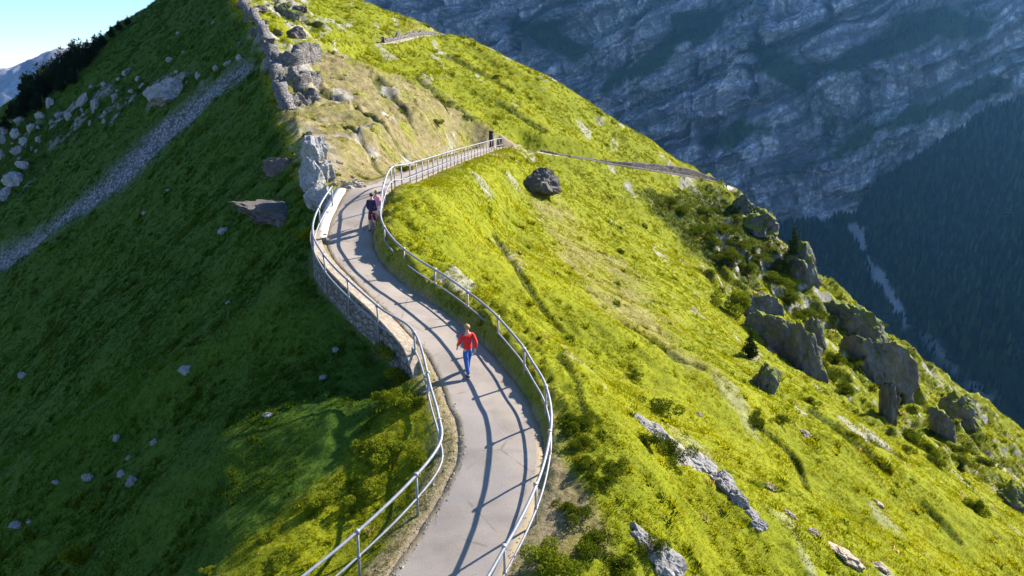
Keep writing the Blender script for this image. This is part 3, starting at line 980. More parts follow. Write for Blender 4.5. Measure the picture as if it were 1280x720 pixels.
# rock ribs in the near turf
RIB = [(806, 536, 26, 16, 2), (828, 552, 36, 20, 1), (846, 570, 44, 26, 3), (868, 584, 44, 28, 0), (886, 592, 40, 30, 4), (900, 606, 30, 28, 5), (914, 618, 26, 24, 2), (926, 632, 26, 24, 1), (938, 644, 22, 22, 3), (950, 660, 20, 20, 0)]
for x, y, w, h, v in RIB:
    rock('rock_outcrop', x, y, w * 1.2, h * .85, 'grey_rock', v, 'broken grey rock block in the rib running down the near turf', 'outcrop', tilt=.65, sink=.55, depth=.8, group='blocks of the rock rib')
rock('rock_outcrop', 832, 716, 66, 44, 'grey_rock', 2, 'pale bare outcrop at the bottom of the picture below the tufted bank', 'outcrop', tilt=.7, sink=.5, depth=.7)
rock('rock_outcrop', 798, 674, 36, 26, 'grey_rock', 3, 'brownish outcrop between bushes above the pale bottom outcrop', 'outcrop', tilt=.6, sink=.5, depth=.7)
for (x, y, w, h, v), lab in zip([(1008, 545, 16, 9, 1), (1098, 632, 18, 10, 3), (1060, 700, 40, 16, 4), (1100, 712, 22, 10, 5), (962, 610, 14, 9, 2), (1018, 668, 16, 10, 0), (990, 648, 18, 9, 1), (875, 520, 9, 7, 2)],
                                ('small pale stone in the turf below the little conifer', 'pale stone on a goat track in the lower right turf', 'widest flat stone patch near the bottom edge of the turf',
                                 'pale stone right of the widest flat stone patch', 'small tan stone right of the rock rib', 'pale stone at the end of the dotted line below the rib', 'pale stone in the dotted line below the rib', 'tiny stone in the turf above the rock rib')):
    rock('stone', x, y, w, h, 'tan_stone', v, lab, 'stone', sink=.5, tilt=.5)
# left side: crest crag and flat ledges
for x, y, w, h, v, lab in ((402, 262, 34, 36, 4, 'lowest pale crag on the crest, next to the concrete parapet'), (391, 238, 30, 44, 1, 'pale knobbly crag on the crest left of the flat tan slab'), (404, 226, 24, 36, 3, 'pale crag on the crest right of the knobbly one'),
                        (386, 205, 26, 34, 5, 'upper pale crag on the crest above the knobbly one'), (398, 192, 18, 26, 2, 'small topmost pale crag on the crest below the ruined wall')):
    rock('rock_outcrop', x, y, w, h, 'pale_rock', v, lab, 'outcrop', sink=.2, depth=1.0, tilt=-.1)
rock('rock_ledge', 345, 272, 104, 28, 'brown_rock', 3, 'lower and longer brown flat ledge in the shaded slope under the pale crag', 'rock', tilt=.22, sink=.5, depth=.8, rz=0)
rock('rock_ledge', 350, 213, 44, 22, 'brown_rock', 5, 'upper short brown ledge in the shaded slope beside the pale crag', 'rock', tilt=.15, sink=.35, depth=.5, rz=0)
rock('stone_slab', 442, 236, 26, 15, 'tan_stone', 0, 'flat tan slab at the corner where the walkway turns', 'stone', sink=.3, depth=.9)
rock('boulder', 207, 130, 46, 34, 'pale_rock', 0, 'largest pale boulder beside the scree gully on the shaded hill', 'boulder', sink=.12)
SC = [(103, 128, 12, 24), (118, 134, 15, 17), (143, 124, 12, 13), (74, 146, 11, 12), (86, 147, 12, 16), (130, 107, 11, 8), (158, 92, 22, 12), (172, 100, 10, 7), (148, 99, 8, 6), (114, 109, 8, 6),
      (62, 132, 14, 14), (50, 146, 12, 12), (24, 152, 18, 16), (38, 160, 16, 14), (18, 170, 14, 18), (30, 180, 16, 14), (6, 165, 12, 12), (4, 176, 12, 14), (22, 190, 14, 14), (2, 196, 9, 14),
      (48, 175, 8, 8), (212, 76, 10, 8), (222, 42, 8, 6), (266, 30, 7, 7), (230, 66, 5, 5), (164, 116, 10, 7), (177, 110, 8, 7), (247, 96, 12, 10), (270, 86, 10, 7), (285, 80, 12, 8), (300, 74, 12, 10)]
_rr = np.random.default_rng(9)
for _ in range(34):
    _t = _rr.uniform(0, 1); SC.append((250 - 262 * _t + _rr.normal(0, 6), 92 + 105 * _t + _rr.normal(0, 9), _rr.uniform(3, 8), _rr.uniform(3, 8)))
SL = {0: 'tall pale boulder stacked above a smaller one in the left rubble', 6: 'long pale boulder tilted on top of the left rubble band', 23: 'lone bright white stone high on the shaded hill'}
for i, (x, y, w, h) in enumerate(SC):
    rock('boulder', x, y + h * .15, w * .8, h * .95, 'pale_rock', (i * 5 + i // 3) % 6, SL.get(i, 'pale boulder in the rubble band across the shaded left hill'), 'boulder', 'pale boulders of the shaded hill', sink=.32, tilt=random.uniform(-.6, .6), rz=random.uniform(0, 6.28))
SM = [(232, 468, 16, 14), (145, 552, 9, 14), (110, 601, 12, 14), (163, 608, 14, 14), (192, 556, 8, 10), (152, 596, 12, 9), (335, 522, 12, 7), (278, 292, 16, 12), (30, 210, 20, 12), (15, 232, 26, 18), (4, 250, 20, 20),
      (28, 472, 10, 8), (22, 660, 18, 9), (36, 655, 8, 8), (70, 605, 8, 7), (160, 575, 7, 6), (285, 380, 6, 5), (420, 440, 8, 7), (405, 475, 10, 8), (180, 268, 8, 6), (210, 240, 5, 5)]
for i, (x, y, w, h) in enumerate(SM):
    rock('boulder', x, y, w, h, 'pale_rock', (i + 2) % 6, {0: 'grey-blue boulder alone on the lighter band of the shaded slope', 7: 'pale stone in the shade left of the stone wall'}.get(i, 'small grey stone lying in the dark lower left grass'), 'boulder', 'stones of the dark lower slope', sink=.3)

# broken stone wall and blocks on the crest
def crest_wall(pts, h, label, thick=.7, rough=.3, n=40):
    L = spline([hit(*p) for p in pts], n)
    rr = np.random.default_rng(len(label))
    top = np.convolve(rr.normal(size=n + 8), np.ones(5) / 5, 'same')[4:-4] * .45
    wall('ruined_wall', np.c_[L[:, :2], ground(L[:, 0], L[:, 1])], thick, -1.6, h + top, M['masonry'], label, 'wall', rough=rough)


crest_wall([(366, 138), (352, 116), (345, 88), (340, 62)], np.interp(np.linspace(0, 1, 40), [0, .2, 1], [.1, .5, .5]), 'ruined stone wall climbing along the shaded edge of the crest', .9)
crest_wall([(337, 58), (326, 36), (314, 18), (303, 3)], .5, 'upper length of the ruined wall, running on to the top of the picture', .8)
crest_wall([(344, 78), (368, 82), (396, 76)], 1.05, 'upper ruined wall standing across the crest, broad and blue-grey in shade', .8)
crest_wall([(352, 106), (374, 110), (397, 103)], .75, 'middle ruined wall standing across the crest', .7)
crest_wall([(362, 128), (380, 130), (396, 124)], .5, 'lowest ruined wall standing across the crest', .6)
CB = [(360, 92, 12, 7), (384, 90, 12, 8), (370, 116, 12, 7), (390, 116, 10, 7), (352, 96, 9, 7), (377, 66, 16, 10), (368, 44, 22, 20), (362, 22, 24, 20), (350, 10, 24, 14), (372, 10, 20, 12), (318, 40, 18, 12), (310, 24, 16, 12), (322, 10, 18, 10),
      (332, 52, 16, 9), (394, 30, 12, 10), (300, 52, 10, 8), (330, 26, 10, 8), (345, 38, 12, 8), (308, 8, 12, 10)]
for i, (x, y, w, h) in enumerate(CB):
    rock('stone_block', x, y + 4, w, h, 'rock' if i % 3 else 'dark_rock', i % 6, 'rough grey block of the rocky crest beside the ruined wall', 'rock', 'blocks on the rocky crest', sink=.3)
for (x, y, w, h), lab in zip([(590, 28, 10, 8), (601, 36, 12, 6), (612, 44, 10, 5)], ('pale stone at the skyline end of the summit trail', 'middle pale stone just below the trail end', 'lowest pale stone on the skyline below the trail end')):
    rock('stone', x, y, w, h, 'pale_rock', 2, lab, 'stone', sink=.35)
random.seed(21)
KB = [(410, 262), (420, 246), (402, 232), (428, 228), (415, 214), (405, 198), (396, 180), (388, 168), (424, 204), (440, 222), (410, 270), (418, 232)]
for i, (x, y) in enumerate(KB):
    rock('stone', x, y, random.uniform(6, 11), random.uniform(5, 9), 'tan_stone', i % 6, 'small tan stone scattered on the dry ground beside the pale crag', 'stone', 'tan stones by the pale crag', sink=.35)


# ------------------------------------------------------------------ plants
def leaf_cloud(rs, lobes, n, size, col_lo, col_hi, up=.35, shape='leaf'):
    """many small leaf faces spread through lobes (cx,cy,cz,rx,ry,rz)"""
    lobes = np.array(lobes, float)
    wgt = lobes[:, 3] * lobes[:, 4] * lobes[:, 5]; wgt = wgt / wgt.sum()
    k = rs.choice(len(lobes), n, p=wgt)
    d = rs.normal(size=(n, 3)); d /= np.linalg.norm(d, axis=1)[:, None]
    r = rs.uniform(.25, 1, n) ** .5
    c = lobes[k, :3] + d * lobes[k, 3:] * r[:, None]
    a = rs.normal(size=(n, 3)) + d * .8 + [0, 0, up]; a /= np.linalg.norm(a, axis=1)[:, None]
    b = np.cross(a, rs.normal(size=(n, 3))); b /= np.linalg.norm(b, axis=1)[:, None]
    s = size * rs.uniform(.6, 1.5, n)[:, None]
    if shape == 'needle': wv = .22
    else: wv = .5
    V = np.stack([c - b * s * wv, c + b * s * wv, c + a * s * 1.3 + b * s * wv * .3, c + a * s * 1.3 - b * s * wv * .3], 1).reshape(-1, 3)
    F = np.arange(4 * n).reshape(-1, 4)
    t = rs.uniform(0, 1, n)[:, None] * .7 + .3 * rs.uniform(0, 1, len(lobes))[k][:, None]
    col = np.array(col_lo) * (1 - t) + np.array(col_hi) * t
    return V, F, np.repeat(col, 4, 0)


def plant_meshes(kind, seed):
    rs = np.random.default_rng(seed)
    if kind == 'bush':
        L = [(rs.normal(0, .45), rs.normal(0, .45), rs.uniform(.1, .6), rs.uniform(.22, .45), rs.uniform(.22, .45), rs.uniform(.18, .36)) for _ in range(14)]
        V, F, c = leaf_cloud(rs, L, 4500, .045, (.03, .055, .006), (.12, .15, .010))
        st = [(0, 0, -.2), (.03, .0, .2), (.1, .03, .55)]
        m = M['leaf']
    elif kind == 'light_bush':
        L = [(rs.normal(0, .4), rs.normal(0, .4), rs.uniform(.25, .7), rs.uniform(.28, .45), rs.uniform(.28, .45), rs.uniform(.25, .4)) for _ in range(8)]
        V, F, c = leaf_cloud(rs, L, 4000, .05, (.08, .12, .008), (.19, .22, .015))
        st = [(0, 0, -.2), (.03, .0, .2), (.1, .03, .55)]
        m = M['leaf']
    elif kind == 'dwarf_pine':
        L = []
        for i in range(16):
            z = rs.uniform(.15, 1.5); w = .85 * (1.75 - z) / 1.6
            a = rs.uniform(0, 6.28); q = rs.uniform(.15, .8) * w
            L.append((math.cos(a) * q, math.sin(a) * q, z, .36 * w + .12, .36 * w + .12, rs.uniform(.14, .3)))
        L.append((0, 0, 1.65, .12, .12, .3))
        V, F, c = leaf_cloud(rs, L, 2200, .11, (.008, .016, .007), (.024, .04, .014), up=.8, shape='needle')
        st = [(0, 0, -.3), (.02, 0, .7), (0, 0, 1.7)]
        m = M['needle']
    else:   # young conifer
        L = []
        for i in range(11):
            z = .2 + i * .15; w = .55 * (1.95 - z) / 1.8
            for j in range(4):
                a = rs.uniform(0, 6.28)
                L.append((math.cos(a) * w * .55, math.sin(a) * w * .55, z, w * .45 + .04, w * .45 + .04, .10))
        V, F, c = leaf_cloud(rs, L, 1800, .10, (.012, .024, .008), (.04, .065, .014), up=.2, shape='needle')
        st = [(0, 0, -.3), (.01, 0, .8), (0, 0, 1.9)]
        m = M['needle']
    fol = mesh_np('crown' if 'pine' in kind or 'conifer' in kind else 'foliage', V, F, m, smooth=False, colors={'col': c}, link=False)
    tv, tf = tube(st, [.07, .05, .02], 7)
    stem = poly_mesh('trunk' if 'pine' in kind or 'conifer' in kind else 'stem', tv, tf, M['bark'], link=False)
    return fol, stem


PLANT = {}


def plant(name, kind, var, px, py, hpx, wide, label, cat, group=None, Y=None):
    if (kind, var) not in PLANT: PLANT[(kind, var)] = plant_meshes(kind, 300 + 7 * var + len(kind))
    fol, stem = PLANT[(kind, var)]
    p = hit(px, py) if Y is None else at(px, py, Y)
    yc = p[1] * CP - p[2] * SP
    nat = {'bush': 1.05, 'light_bush': 1.0, 'dwarf_pine': 1.9, 'conifer': 2.0}[kind]
    s = hpx / F_PX * yc / nat
    root = empty(name, (p[0], p[1], p[2] - .02), label, cat, group, rz=random.uniform(0, 6.28))
    root.scale = (s * wide, s * wide, s)
    obj_from(fol.name.split('.')[0], fol, root)
    obj_from(stem.name.split('.')[0], stem, root)
    return root


random.seed(5)
DP = [(18, 146, 20), (30, 138, 26), (42, 126, 34), (34, 118, 26), (54, 120, 36), (62, 110, 30), (70, 108, 34), (82, 98, 34), (90, 90, 28), (98, 86, 34), (104, 82, 30), (112, 72, 22), (122, 62, 20), (128, 54, 16), (140, 42, 12), (150, 35, 12), (160, 27, 10),
      (8, 158, 16), (26, 148, 22), (48, 134, 20), (2, 164, 14), (76, 112, 18), (92, 102, 18)]
for i, (x, y, h) in enumerate(DP):
    plant('dwarf_pine', 'dwarf_pine', i % 3, x, y + 5, h * 1.2, 1.1, 'dark dwarf pine in the dense row along the left skyline', 'pine', 'dwarf pines along the left skyline')
BU = [(820, 516, 22, 1.3, 'dark low bush above the upper end of the rock rib'), (808, 554, 20, 1.0, 'dark bush beside the upper end of the rock rib'), (838, 570, 26, 1.1, 'round green bush growing on the pale rock rib'),
      (716, 536, 14, 1.2, 'dark bush in the turf just right of the railing bend'), (722, 528, 20, 1.1, 'green bush beside the dark one right of the railing bend'), (728, 558, 15, 1.2, 'small bush below the pair right of the railing bend'),
      (735, 582, 16, 1.2, 'spreading bush on the tufted bank, fourth down from the railing bend'), (750, 604, 16, 1.1, 'mid green bush on the tufted bank above the brown patch'),
      (722, 640, 20, 1.2, 'tall dark bush at the edge of the dry bank near the path'), (745, 686, 26, 1.2, 'large dark bush left of the pale bottom outcrop'), (776, 714, 26, 1.2, 'bushy green shrub at the bottom edge beside the pale outcrop'),
      (810, 690, 24, 1.0, 'small bush growing out of the brownish outcrop'), (945, 524, 12, 1.8, 'low dark bush patch under the small boulder'), (975, 528, 10, 1.6, 'low bush right of the dark patch in mid turf'),
      (1220, 640, 20, .9, 'single round bush in the turf near the right edge'), (770, 590, 16, 1.3, 'low bush in the turf between bank and rock rib'), (790, 470, 8, 1.8, 'tiny dark bush in the middle of the bright slope'),
      (775, 316, 6, 1.3, 'tiny round bush alone high on the bright slope'), (545, 155, 8, 1.3, 'small round bush on the dry slope above the far railing'), (505, 214, 9, 1.0, 'dark little shrub peeping over the far railing'),
      (620, 96, 5, 1.2, 'tiny dark shrub high under the skyline'), (394, 34, 10, 1.3, 'dark shrub beside the rocky crest at the top')]
for i, (x, y, h, w, lab) in enumerate(BU):
    plant('bush', 'bush', i % 4, x, y, h, w, lab, 'bush', 'bushes of the sunny slope')
LBU = [(690, 712, 28, 1.3, 'bright green bush at the bottom beside the right rail'), (103, 704, 28, .7, 'sunlit yellow-green bush alone in the dark lower left corner'), (918, 395, 34, .6, 'upright light green shrub left of the slanting crag'),
       (490, 446, 20, 1.2, 'leafy yellow-green shrub at the lower end of the stone wall'), (500, 478, 22, 1.2, 'second leafy shrub below the wall end, left of the railing'), (385, 300, 18, 1.2, 'leafy tuft on the slope outside the concrete parapet')]
for i, (x, y, h) in enumerate([(262, 716, 18), (300, 694, 20), (338, 672, 18), (376, 650, 18), (412, 624, 18), (446, 596, 18), (474, 566, 18), (496, 536, 18), (512, 508, 18), (528, 548, 16), (446, 640, 16), (404, 672, 16), (352, 702, 18), (500, 598, 15), (470, 612, 16), (320, 712, 18), (486, 500, 16), (536, 500, 14), (526, 580, 13), (436, 664, 15)][::2]):
    plant('bush', 'light_bush', i % 3, x, y, h * (.5 + .13 * (i % 5)), 1.3 + .25 * (i % 4), 'sunlit leafy tuft on the bank outside the left railing', 'bush', 'leafy tufts outside the left railing')
for i, (x, y, h, w, lab) in enumerate(LBU):
    plant('bush', 'light_bush', i % 3, x, y, h, w, lab, 'bush', 'light green bushes')
random.seed(77)
for i, (x, y, h) in enumerate([(960, 348, 14), (985, 372, 14), (975, 330, 13), (1000, 392, 12), (1040, 470, 14), (1055, 486, 12), (1046, 448, 13), (1020, 395, 10), (1062, 450, 12), (1140, 545, 14), (1158, 560, 12), (1168, 530, 12), (1130, 560, 10), (1192, 560, 12), (1200, 575, 10), (1060, 385, 10), (1090, 405, 9), (910, 320, 14), (930, 335, 14), (890, 300, 13), (870, 285, 12), (850, 262, 11), (905, 288, 12), (925, 305, 12), (945, 320, 12), (835, 250, 9), (880, 262, 10), (1170, 575, 12), (1226, 575, 10), (1250, 610, 10), (1012, 500, 9), (940, 372, 12)]):
    plant('bush', 'bush', i % 4, x, y + 4, h * 1.1, random.uniform(1.0, 1.7), 'low green shrub among the crags and thickets of the right slope', 'bush', 'shrubs among the crags')
for x, y, h, w, lab in [(936, 446, 40, 1.0, 'little dark conifer on the right slope above the small boulder'), (988, 340, 62, .75, 'dark conifer beside the blunt skyline crag'), (1126, 505, 18, 1.2, 'tiny conifer under the largest crag'), (1200, 590, 16, 1.2, 'tiny conifer below the rounded skyline crag')]:
    plant('conifer', 'conifer', 0 if w < 1.1 else 1, x, y, h, w, lab, 'conifer')


# ------------------------------------------------------------------ grass
def grass(name, n, blades, seed, ymin, ymax, hfun, keep):
    rs = np.random.default_rng(seed)
    Y = np.exp(rs.uniform(math.log(ymin), math.log(ymax), n))
    s = rs.uniform(-.98, .98, n)
    X = s * (Y + 3)
    g = {k: ground(X, Y, G[k]) for k in G}
    cl = fbm(X * .8, Y * .8, oct=3, seed=81)
    ok = keep(g, rs.uniform(0, 1, n), cl) & (Y < pchip(RIM[:, 0], RIM[:, 1], X) + 3)
    X, Y = X[ok], Y[ok]; g = {k: v[ok] for k, v in g.items()}; cl = cl[ok]
    Z = ground(X, Y)
    m = len(X)
    H = hfun(Y, g, cl) * rs.uniform(.6, 1.5, m)
    big = fbm(X * .22, Y * .22, oct=4, seed=82)
    # blades
    ph = rs.uniform(0, 2 * np.pi, (m, blades)); sp = rs.uniform(0, 1, (m, blades)) ** .7
    rad = H[:, None] * .75 * sp
    rx, ry = X[:, None] + np.cos(ph) * rad, Y[:, None] + np.sin(ph) * rad
    zz = ground(rx.ravel(), ry.ravel()).reshape(m, blades) - .02
    lean = .25 + .65 * sp
    hh = H[:, None] * rs.uniform(.65, 1.15, (m, blades))
    dirx = np.cos(ph) * lean + .25 * rs.normal(size=(m, blades)); diry = np.sin(ph) * lean - .12 + .25 * rs.normal(size=(m, blades))
    tx, ty, tzv = rx + dirx * hh * .7, ry + diry * hh * .7, zz + hh
    wa = rs.uniform(0, 2 * np.pi, (m, blades))
    w = H[:, None] * .20
    ax, ay = np.cos(wa) * w, np.sin(wa) * w
    V = np.stack([np.stack([rx - ax, ry - ay, zz], -1), np.stack([rx + ax, ry + ay, zz], -1), np.stack([tx, ty, tzv], -1)], 2).reshape(-1, 3)
    F = np.arange(m * blades * 3).reshape(-1, 3)
    t = np.clip(.5 + .65 * big + .22 * rs.normal(size=m) + .3 * (g['lush'] - .4), 0, 1)[:, None]
    c = np.array((.140, .178, .004)) * (1 - t) + np.array((.268, .275, .005)) * t
    d = np.clip(g['dry'] * 1.15 + .6 * g['verge'], 0, 1)[:, None]
    tt = rs.uniform(0, 1, (m, 1))
    c = c * (1 - d) + (np.array((.15, .135, .045)) * (1 - tt) + np.array((.28, .24, .12)) * tt) * d
    sh = np.clip(g['shrub'], 0, 1)[:, None]
    c = c * (1 - sh) + (np.array((.022, .036, .006)) * (1 - tt) + np.array((.09, .12, .012)) * tt) * sh
    left = (sstep(-.4, -1.6, g['u'] + np.interp(Y, [16, 23], [5.0, 0])) * (g['verge'] < .2))[:, None]  # shaded side of the crest, where shade is painted into the blades
    c = c * (1 - left) + ((np.array((.038, .084, .008)) * (1 - t) + np.array((.082, .138, .012)) * t) * (1 + .7 * g['band'])[:, None]) * left  # greener grass, darkened as painted shade; lighter within the band
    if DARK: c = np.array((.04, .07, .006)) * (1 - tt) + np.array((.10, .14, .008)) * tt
    dead = (rs.uniform(0, 1, m) < (0 if DARK else .05))[:, None]
    c = np.where(dead & (left < .5), np.array((.34, .30, .12)), c)
    cc = np.repeat(c, blades * 3, 0) * rs.uniform(.8, 1.2, (m * blades, 1)).repeat(3, 0)
    gnx, gny = ground(X, Y, NXG), ground(X, Y, NYG)
    lie = np.stack([-gnx, -gny, np.ones(m)], 1); lie /= np.linalg.norm(lie, axis=1)[:, None]
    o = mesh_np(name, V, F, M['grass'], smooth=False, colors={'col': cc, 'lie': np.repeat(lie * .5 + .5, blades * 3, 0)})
    return tag(o, kind='stuff')


DARK = False


def keep_all(g, r, cl):
    dens = (1 - .75 * np.clip(g['rock'], 0, 1)) * (1 - .95 * np.clip(g['scree'], 0, 1)) * (1 - .6 * g['dry']) * (1 - .6 * g['verge']) * (1 - .9 * g['trail'])
    dens = dens * (.85 + .6 * cl + .25 * g['shrub'])
    return (r < dens) & (g['onpath'] < .02) & (g['wallgap'] < .1)


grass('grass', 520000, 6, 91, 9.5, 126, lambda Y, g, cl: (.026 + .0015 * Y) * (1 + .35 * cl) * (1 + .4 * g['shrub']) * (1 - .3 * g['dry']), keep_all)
# taller tussocks, sparse
grass('grass.001', 9000, 26, 92, 10, 120, lambda Y, g, cl: (.075 + .0024 * Y) * (1 - .3 * g['dry']), lambda g, r, cl: (r < .35 + .9 * cl + .5 * g['shrub'] + .4 * g['cliff']) & (g['verge'] < .2) & (g['onpath'] < .01) & (g['scree'] < .3) & (g['rock'] < .5) & (g['trail'] < .1) & (g['wallgap'] < .1))

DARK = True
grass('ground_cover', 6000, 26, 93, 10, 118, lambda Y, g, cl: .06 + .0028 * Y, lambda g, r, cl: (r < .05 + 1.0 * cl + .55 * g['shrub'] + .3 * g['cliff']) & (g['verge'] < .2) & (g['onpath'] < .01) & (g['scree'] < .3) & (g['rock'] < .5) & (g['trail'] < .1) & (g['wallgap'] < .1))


rs = np.random.default_rng(17)
ng = 5200
k = rs.integers(0, 470, ng)
side = np.where(rs.uniform(size=ng) < .72, -1, 1)
off = PATH[k, 3] + np.where(side < 0, np.abs(rs.normal(0, .42, ng)) - .22, rs.normal(.0, .10, ng))
gx = PATH[k, 0] + pN[k, 0] * off * side + rs.normal(0, .03, ng); gyy = PATH[k, 1] + pN[k, 1] * off * side + rs.normal(0, .03, ng)
gzv = np.where(off < PATH[k, 3], PATH[k, 2] + .006, ground(gx, gyy))
gs_ = rs.uniform(.008, .028, ng) * np.where(rs.uniform(size=ng) < .06, 2.0, 1)
tet = np.array([(1, 0, 0), (-.3, .9, 0), (-.9, -.2, .1), (.1, -.9, 0), (.1, .1, .8)])
ang = rs.uniform(0, 6.28, ng)
R2 = np.stack([np.stack([np.cos(ang), -np.sin(ang)], -1), np.stack([np.sin(ang), np.cos(ang)], -1)], 1)
tv2 = tet[None] * rs.uniform(.6, 1.3, (ng, 5, 1))
xy = np.einsum('nij,nkj->nki', R2, tv2[..., :2])
GV = np.concatenate([xy, tv2[..., 2:]], -1) * gs_[:, None, None] + np.stack([gx, gyy, gzv], -1)[:, None]
GF = (np.array([(0, 1, 4), (1, 2, 4), (2, 3, 4), (3, 0, 4)])[None] + 5 * np.arange(ng)[:, None, None]).reshape(-1, 3)
gc = np.array((.22, .18, .13)) + rs.uniform(0, .2, (ng, 1)) * np.array((1, .92, .8))
m_, nt_, out_ = new_mat('loose_gravel'); at_ = nd(nt_, 'ShaderNodeAttribute', attribute_name='col'); principled(nt_, out_, at_.outputs[0], .95)
tag(mesh_np('gravel', GV.reshape(-1, 3), GF, m_, smooth=False, colors={'col': np.repeat(gc, 5, 0)}), kind='stuff')


# ------------------------------------------------------------------ people
def skin_mesh(name, joints, edges, radii, mat, root_key, levels=2):
    keys = list(joints)
    me = bpy.data.meshes.new(name)
    me.from_pydata([joints[k] for k in keys], [(keys.index(a), keys.index(b)) for a, b in edges], [])
    tmp = bpy.data.objects.new(name, me)
    COL.objects.link(tmp)
    md = tmp.modifiers.new('skin', 'SKIN'); md.use_smooth_shade = True; md.branch_smoothing = .6
    sv = me.skin_vertices[0].data
    for i, k in enumerate(keys):
        r = radii[k]
        sv[i].radius = r if isinstance(r, tuple) else (r, r)
        sv[i].use_root = (k == root_key)
    sb = tmp.modifiers.new('sub', 'SUBSURF'); sb.levels = levels; sb.render_levels = levels
    dg = bpy.context.evaluated_depsgraph_get(); dg.update()
    res = bpy.data.meshes.new_from_object(tmp.evaluated_get(dg))
    bpy.data.objects.remove(tmp)
    res.name = name
    res.materials.clear(); res.materials.append(mat)
    res.polygons.foreach_set('use_smooth', [True] * len(res.polygons))
    return res


def person(p, face, h, label, top, bottom, hair, stride=.22, lean=0.0, arms=.25, lower_skin=False, top_drop=.0, long_hair=False):
    """standing or walking figure, local +Y is forward; face = heading angle"""
    k = h / 1.74
    L = lean
    J = {'pel': (0, 0, .94), 'sp1': (0, L * .25, 1.10), 'sp2': (0, L * .6, 1.27), 'chest': (0, L * .9, 1.40), 'neck': (0, L * 1.1, 1.50), 'hb': (0, L * 1.2 + .02, 1.57), 'hm': (0, L * 1.3 + .035, 1.645), 'ht': (0, L * 1.3 + .02, 1.725), 'nose': (0, L * 1.3 + .145, 1.63)}
    R = {'pel': (.155, .115), 'sp1': (.135, .10), 'sp2': (.15, .11), 'chest': (.16, .115), 'neck': .058, 'hb': .062, 'hm': .092, 'ht': .065, 'nose': .014}
    E = [('pel', 'sp1'), ('sp1', 'sp2'), ('sp2', 'chest'), ('chest', 'neck'), ('neck', 'hb'), ('hb', 'hm'), ('hm', 'ht'), ('hm', 'nose')]
    for s, n in ((-1, 'l'), (1, 'r')):
        f = stride * s
        J['hip' + n] = (.095 * s, 0, .86); R['hip' + n] = .092
        J['kn' + n] = (.10 * s, f * .55 + .03, .48); R['kn' + n] = .062
        J['an' + n] = (.10 * s, f * .95 - .01, .09); R['an' + n] = .042
        J['toe' + n] = (.115 * s, f * .95 + .15, .035); R['toe' + n] = (.036, .03)
        J['heel' + n] = (.10 * s, f * .95 - .055, .035); R['heel' + n] = .032
        E += [('pel', 'hip' + n), ('hip' + n, 'kn' + n), ('kn' + n, 'an' + n), ('an' + n, 'toe' + n), ('an' + n, 'heel' + n)]
        c = J['chest']
        J['sh' + n] = (.185 * s, c[1], 1.42); R['sh' + n] = .062
        J['el' + n] = (.222 * s, c[1] - f * arms * 1.6 - .04, 1.15); R['el' + n] = .045
        w = (.20 * s, c[1] - f * arms * 2.6 + .10, .93)
        J['wr' + n] = w; R['wr' + n] = .030
        J['pm' + n] = (w[0], w[1] + .03, w[2] - .075); R['pm' + n] = (.038, .018)
        E += [('chest', 'sh' + n), ('sh' + n, 'el' + n), ('el' + n, 'wr' + n), ('wr' + n, 'pm' + n)]
        for q in range(4):
            J[f'f{q}{n}'] = (w[0] + (q - 1.5) * .012 * s, w[1] + .045 + .008 * (q % 2), w[2] - .155 - .008 * (q in (1, 2))); R[f'f{q}{n}'] = .0085
            E.append(('pm' + n, f'f{q}{n}'))
        J['th' + n] = (w[0] - .03 * s, w[1] + .065, w[2] - .085); R['th' + n] = .010
        E.append(('wr' + n, 'th' + n))
    root = empty('person', p, label, 'person', rz=face)
    root.scale = (k, k, k)
    body = obj_from('body', skin_mesh('body', J, E, R, M['skin'], 'pel'), root)
    # clothes over the same pose
    grow = lambda r, g: (r[0] + g, r[1] + g) if isinstance(r, tuple) else (r + g, r + g)
    tk = ['pel', 'sp1', 'sp2', 'chest', 'shl', 'shr', 'ell', 'elr', 'wrl', 'wrr']
    jt = {a: J[a] for a in tk}; jt['pel'] = (0, 0, .87 - top_drop); jt['col'] = (0, L * 1.05, 1.475)
    rt = {a: grow(R[a], .022) for a in tk}; rt['col'] = (.075, .075); rt['pel'] = (.195, .158)
    for n in 'lr':
        jt['wr' + n] = tuple(np.array(J['wr' + n]) * .93 + np.array(J['el' + n]) * .07)
    et = [('pel', 'sp1'), ('sp1', 'sp2'), ('sp2', 'chest'), ('chest', 'col')] + [e for n in 'lr' for e in (('chest', 'sh' + n), ('sh' + n, 'el' + n), ('el' + n, 'wr' + n))]
    obj_from('jacket', skin_mesh('jacket', jt, et, rt, top, 'pel'), root)
    jb = {'wst': (0, .0, 1.03), 'pel': (0, 0, .92)}; rb_ = {'wst': (.150, .112), 'pel': (.170, .135)}; eb = [('wst', 'pel')]
    for n in 'lr':
        jb['hip' + n] = J['hip' + n]; rb_['hip' + n] = .108
        jb['kn' + n] = J['kn' + n]; rb_['kn' + n] = .084
        eb += [('pel', 'hip' + n), ('hip' + n, 'kn' + n)]
        if not lower_skin:
            jb['an' + n] = (J['an' + n][0], J['an' + n][1], .10); rb_['an' + n] = .068
            eb.append(('kn' + n, 'an' + n))
    obj_from('trousers' if not lower_skin else 'shorts', skin_mesh('trousers', jb, eb, rb_, bottom, 'pel'), root)
    for n in 'lr':
        js = {'a': (J['an' + n][0], J['an' + n][1], .075), 't': J['toe' + n], 'h': J['heel' + n]}
        obj_from('shoe', skin_mesh('shoe', js, [('a', 't'), ('a', 'h')], {'a': .056, 't': (.046, .038), 'h': .044}, M['shoe'], 'a'), root)
    hm = J['hm']
    bm = bmesh.new()
    bmesh.ops.create_icosphere(bm, subdivisions=3, radius=1.0)
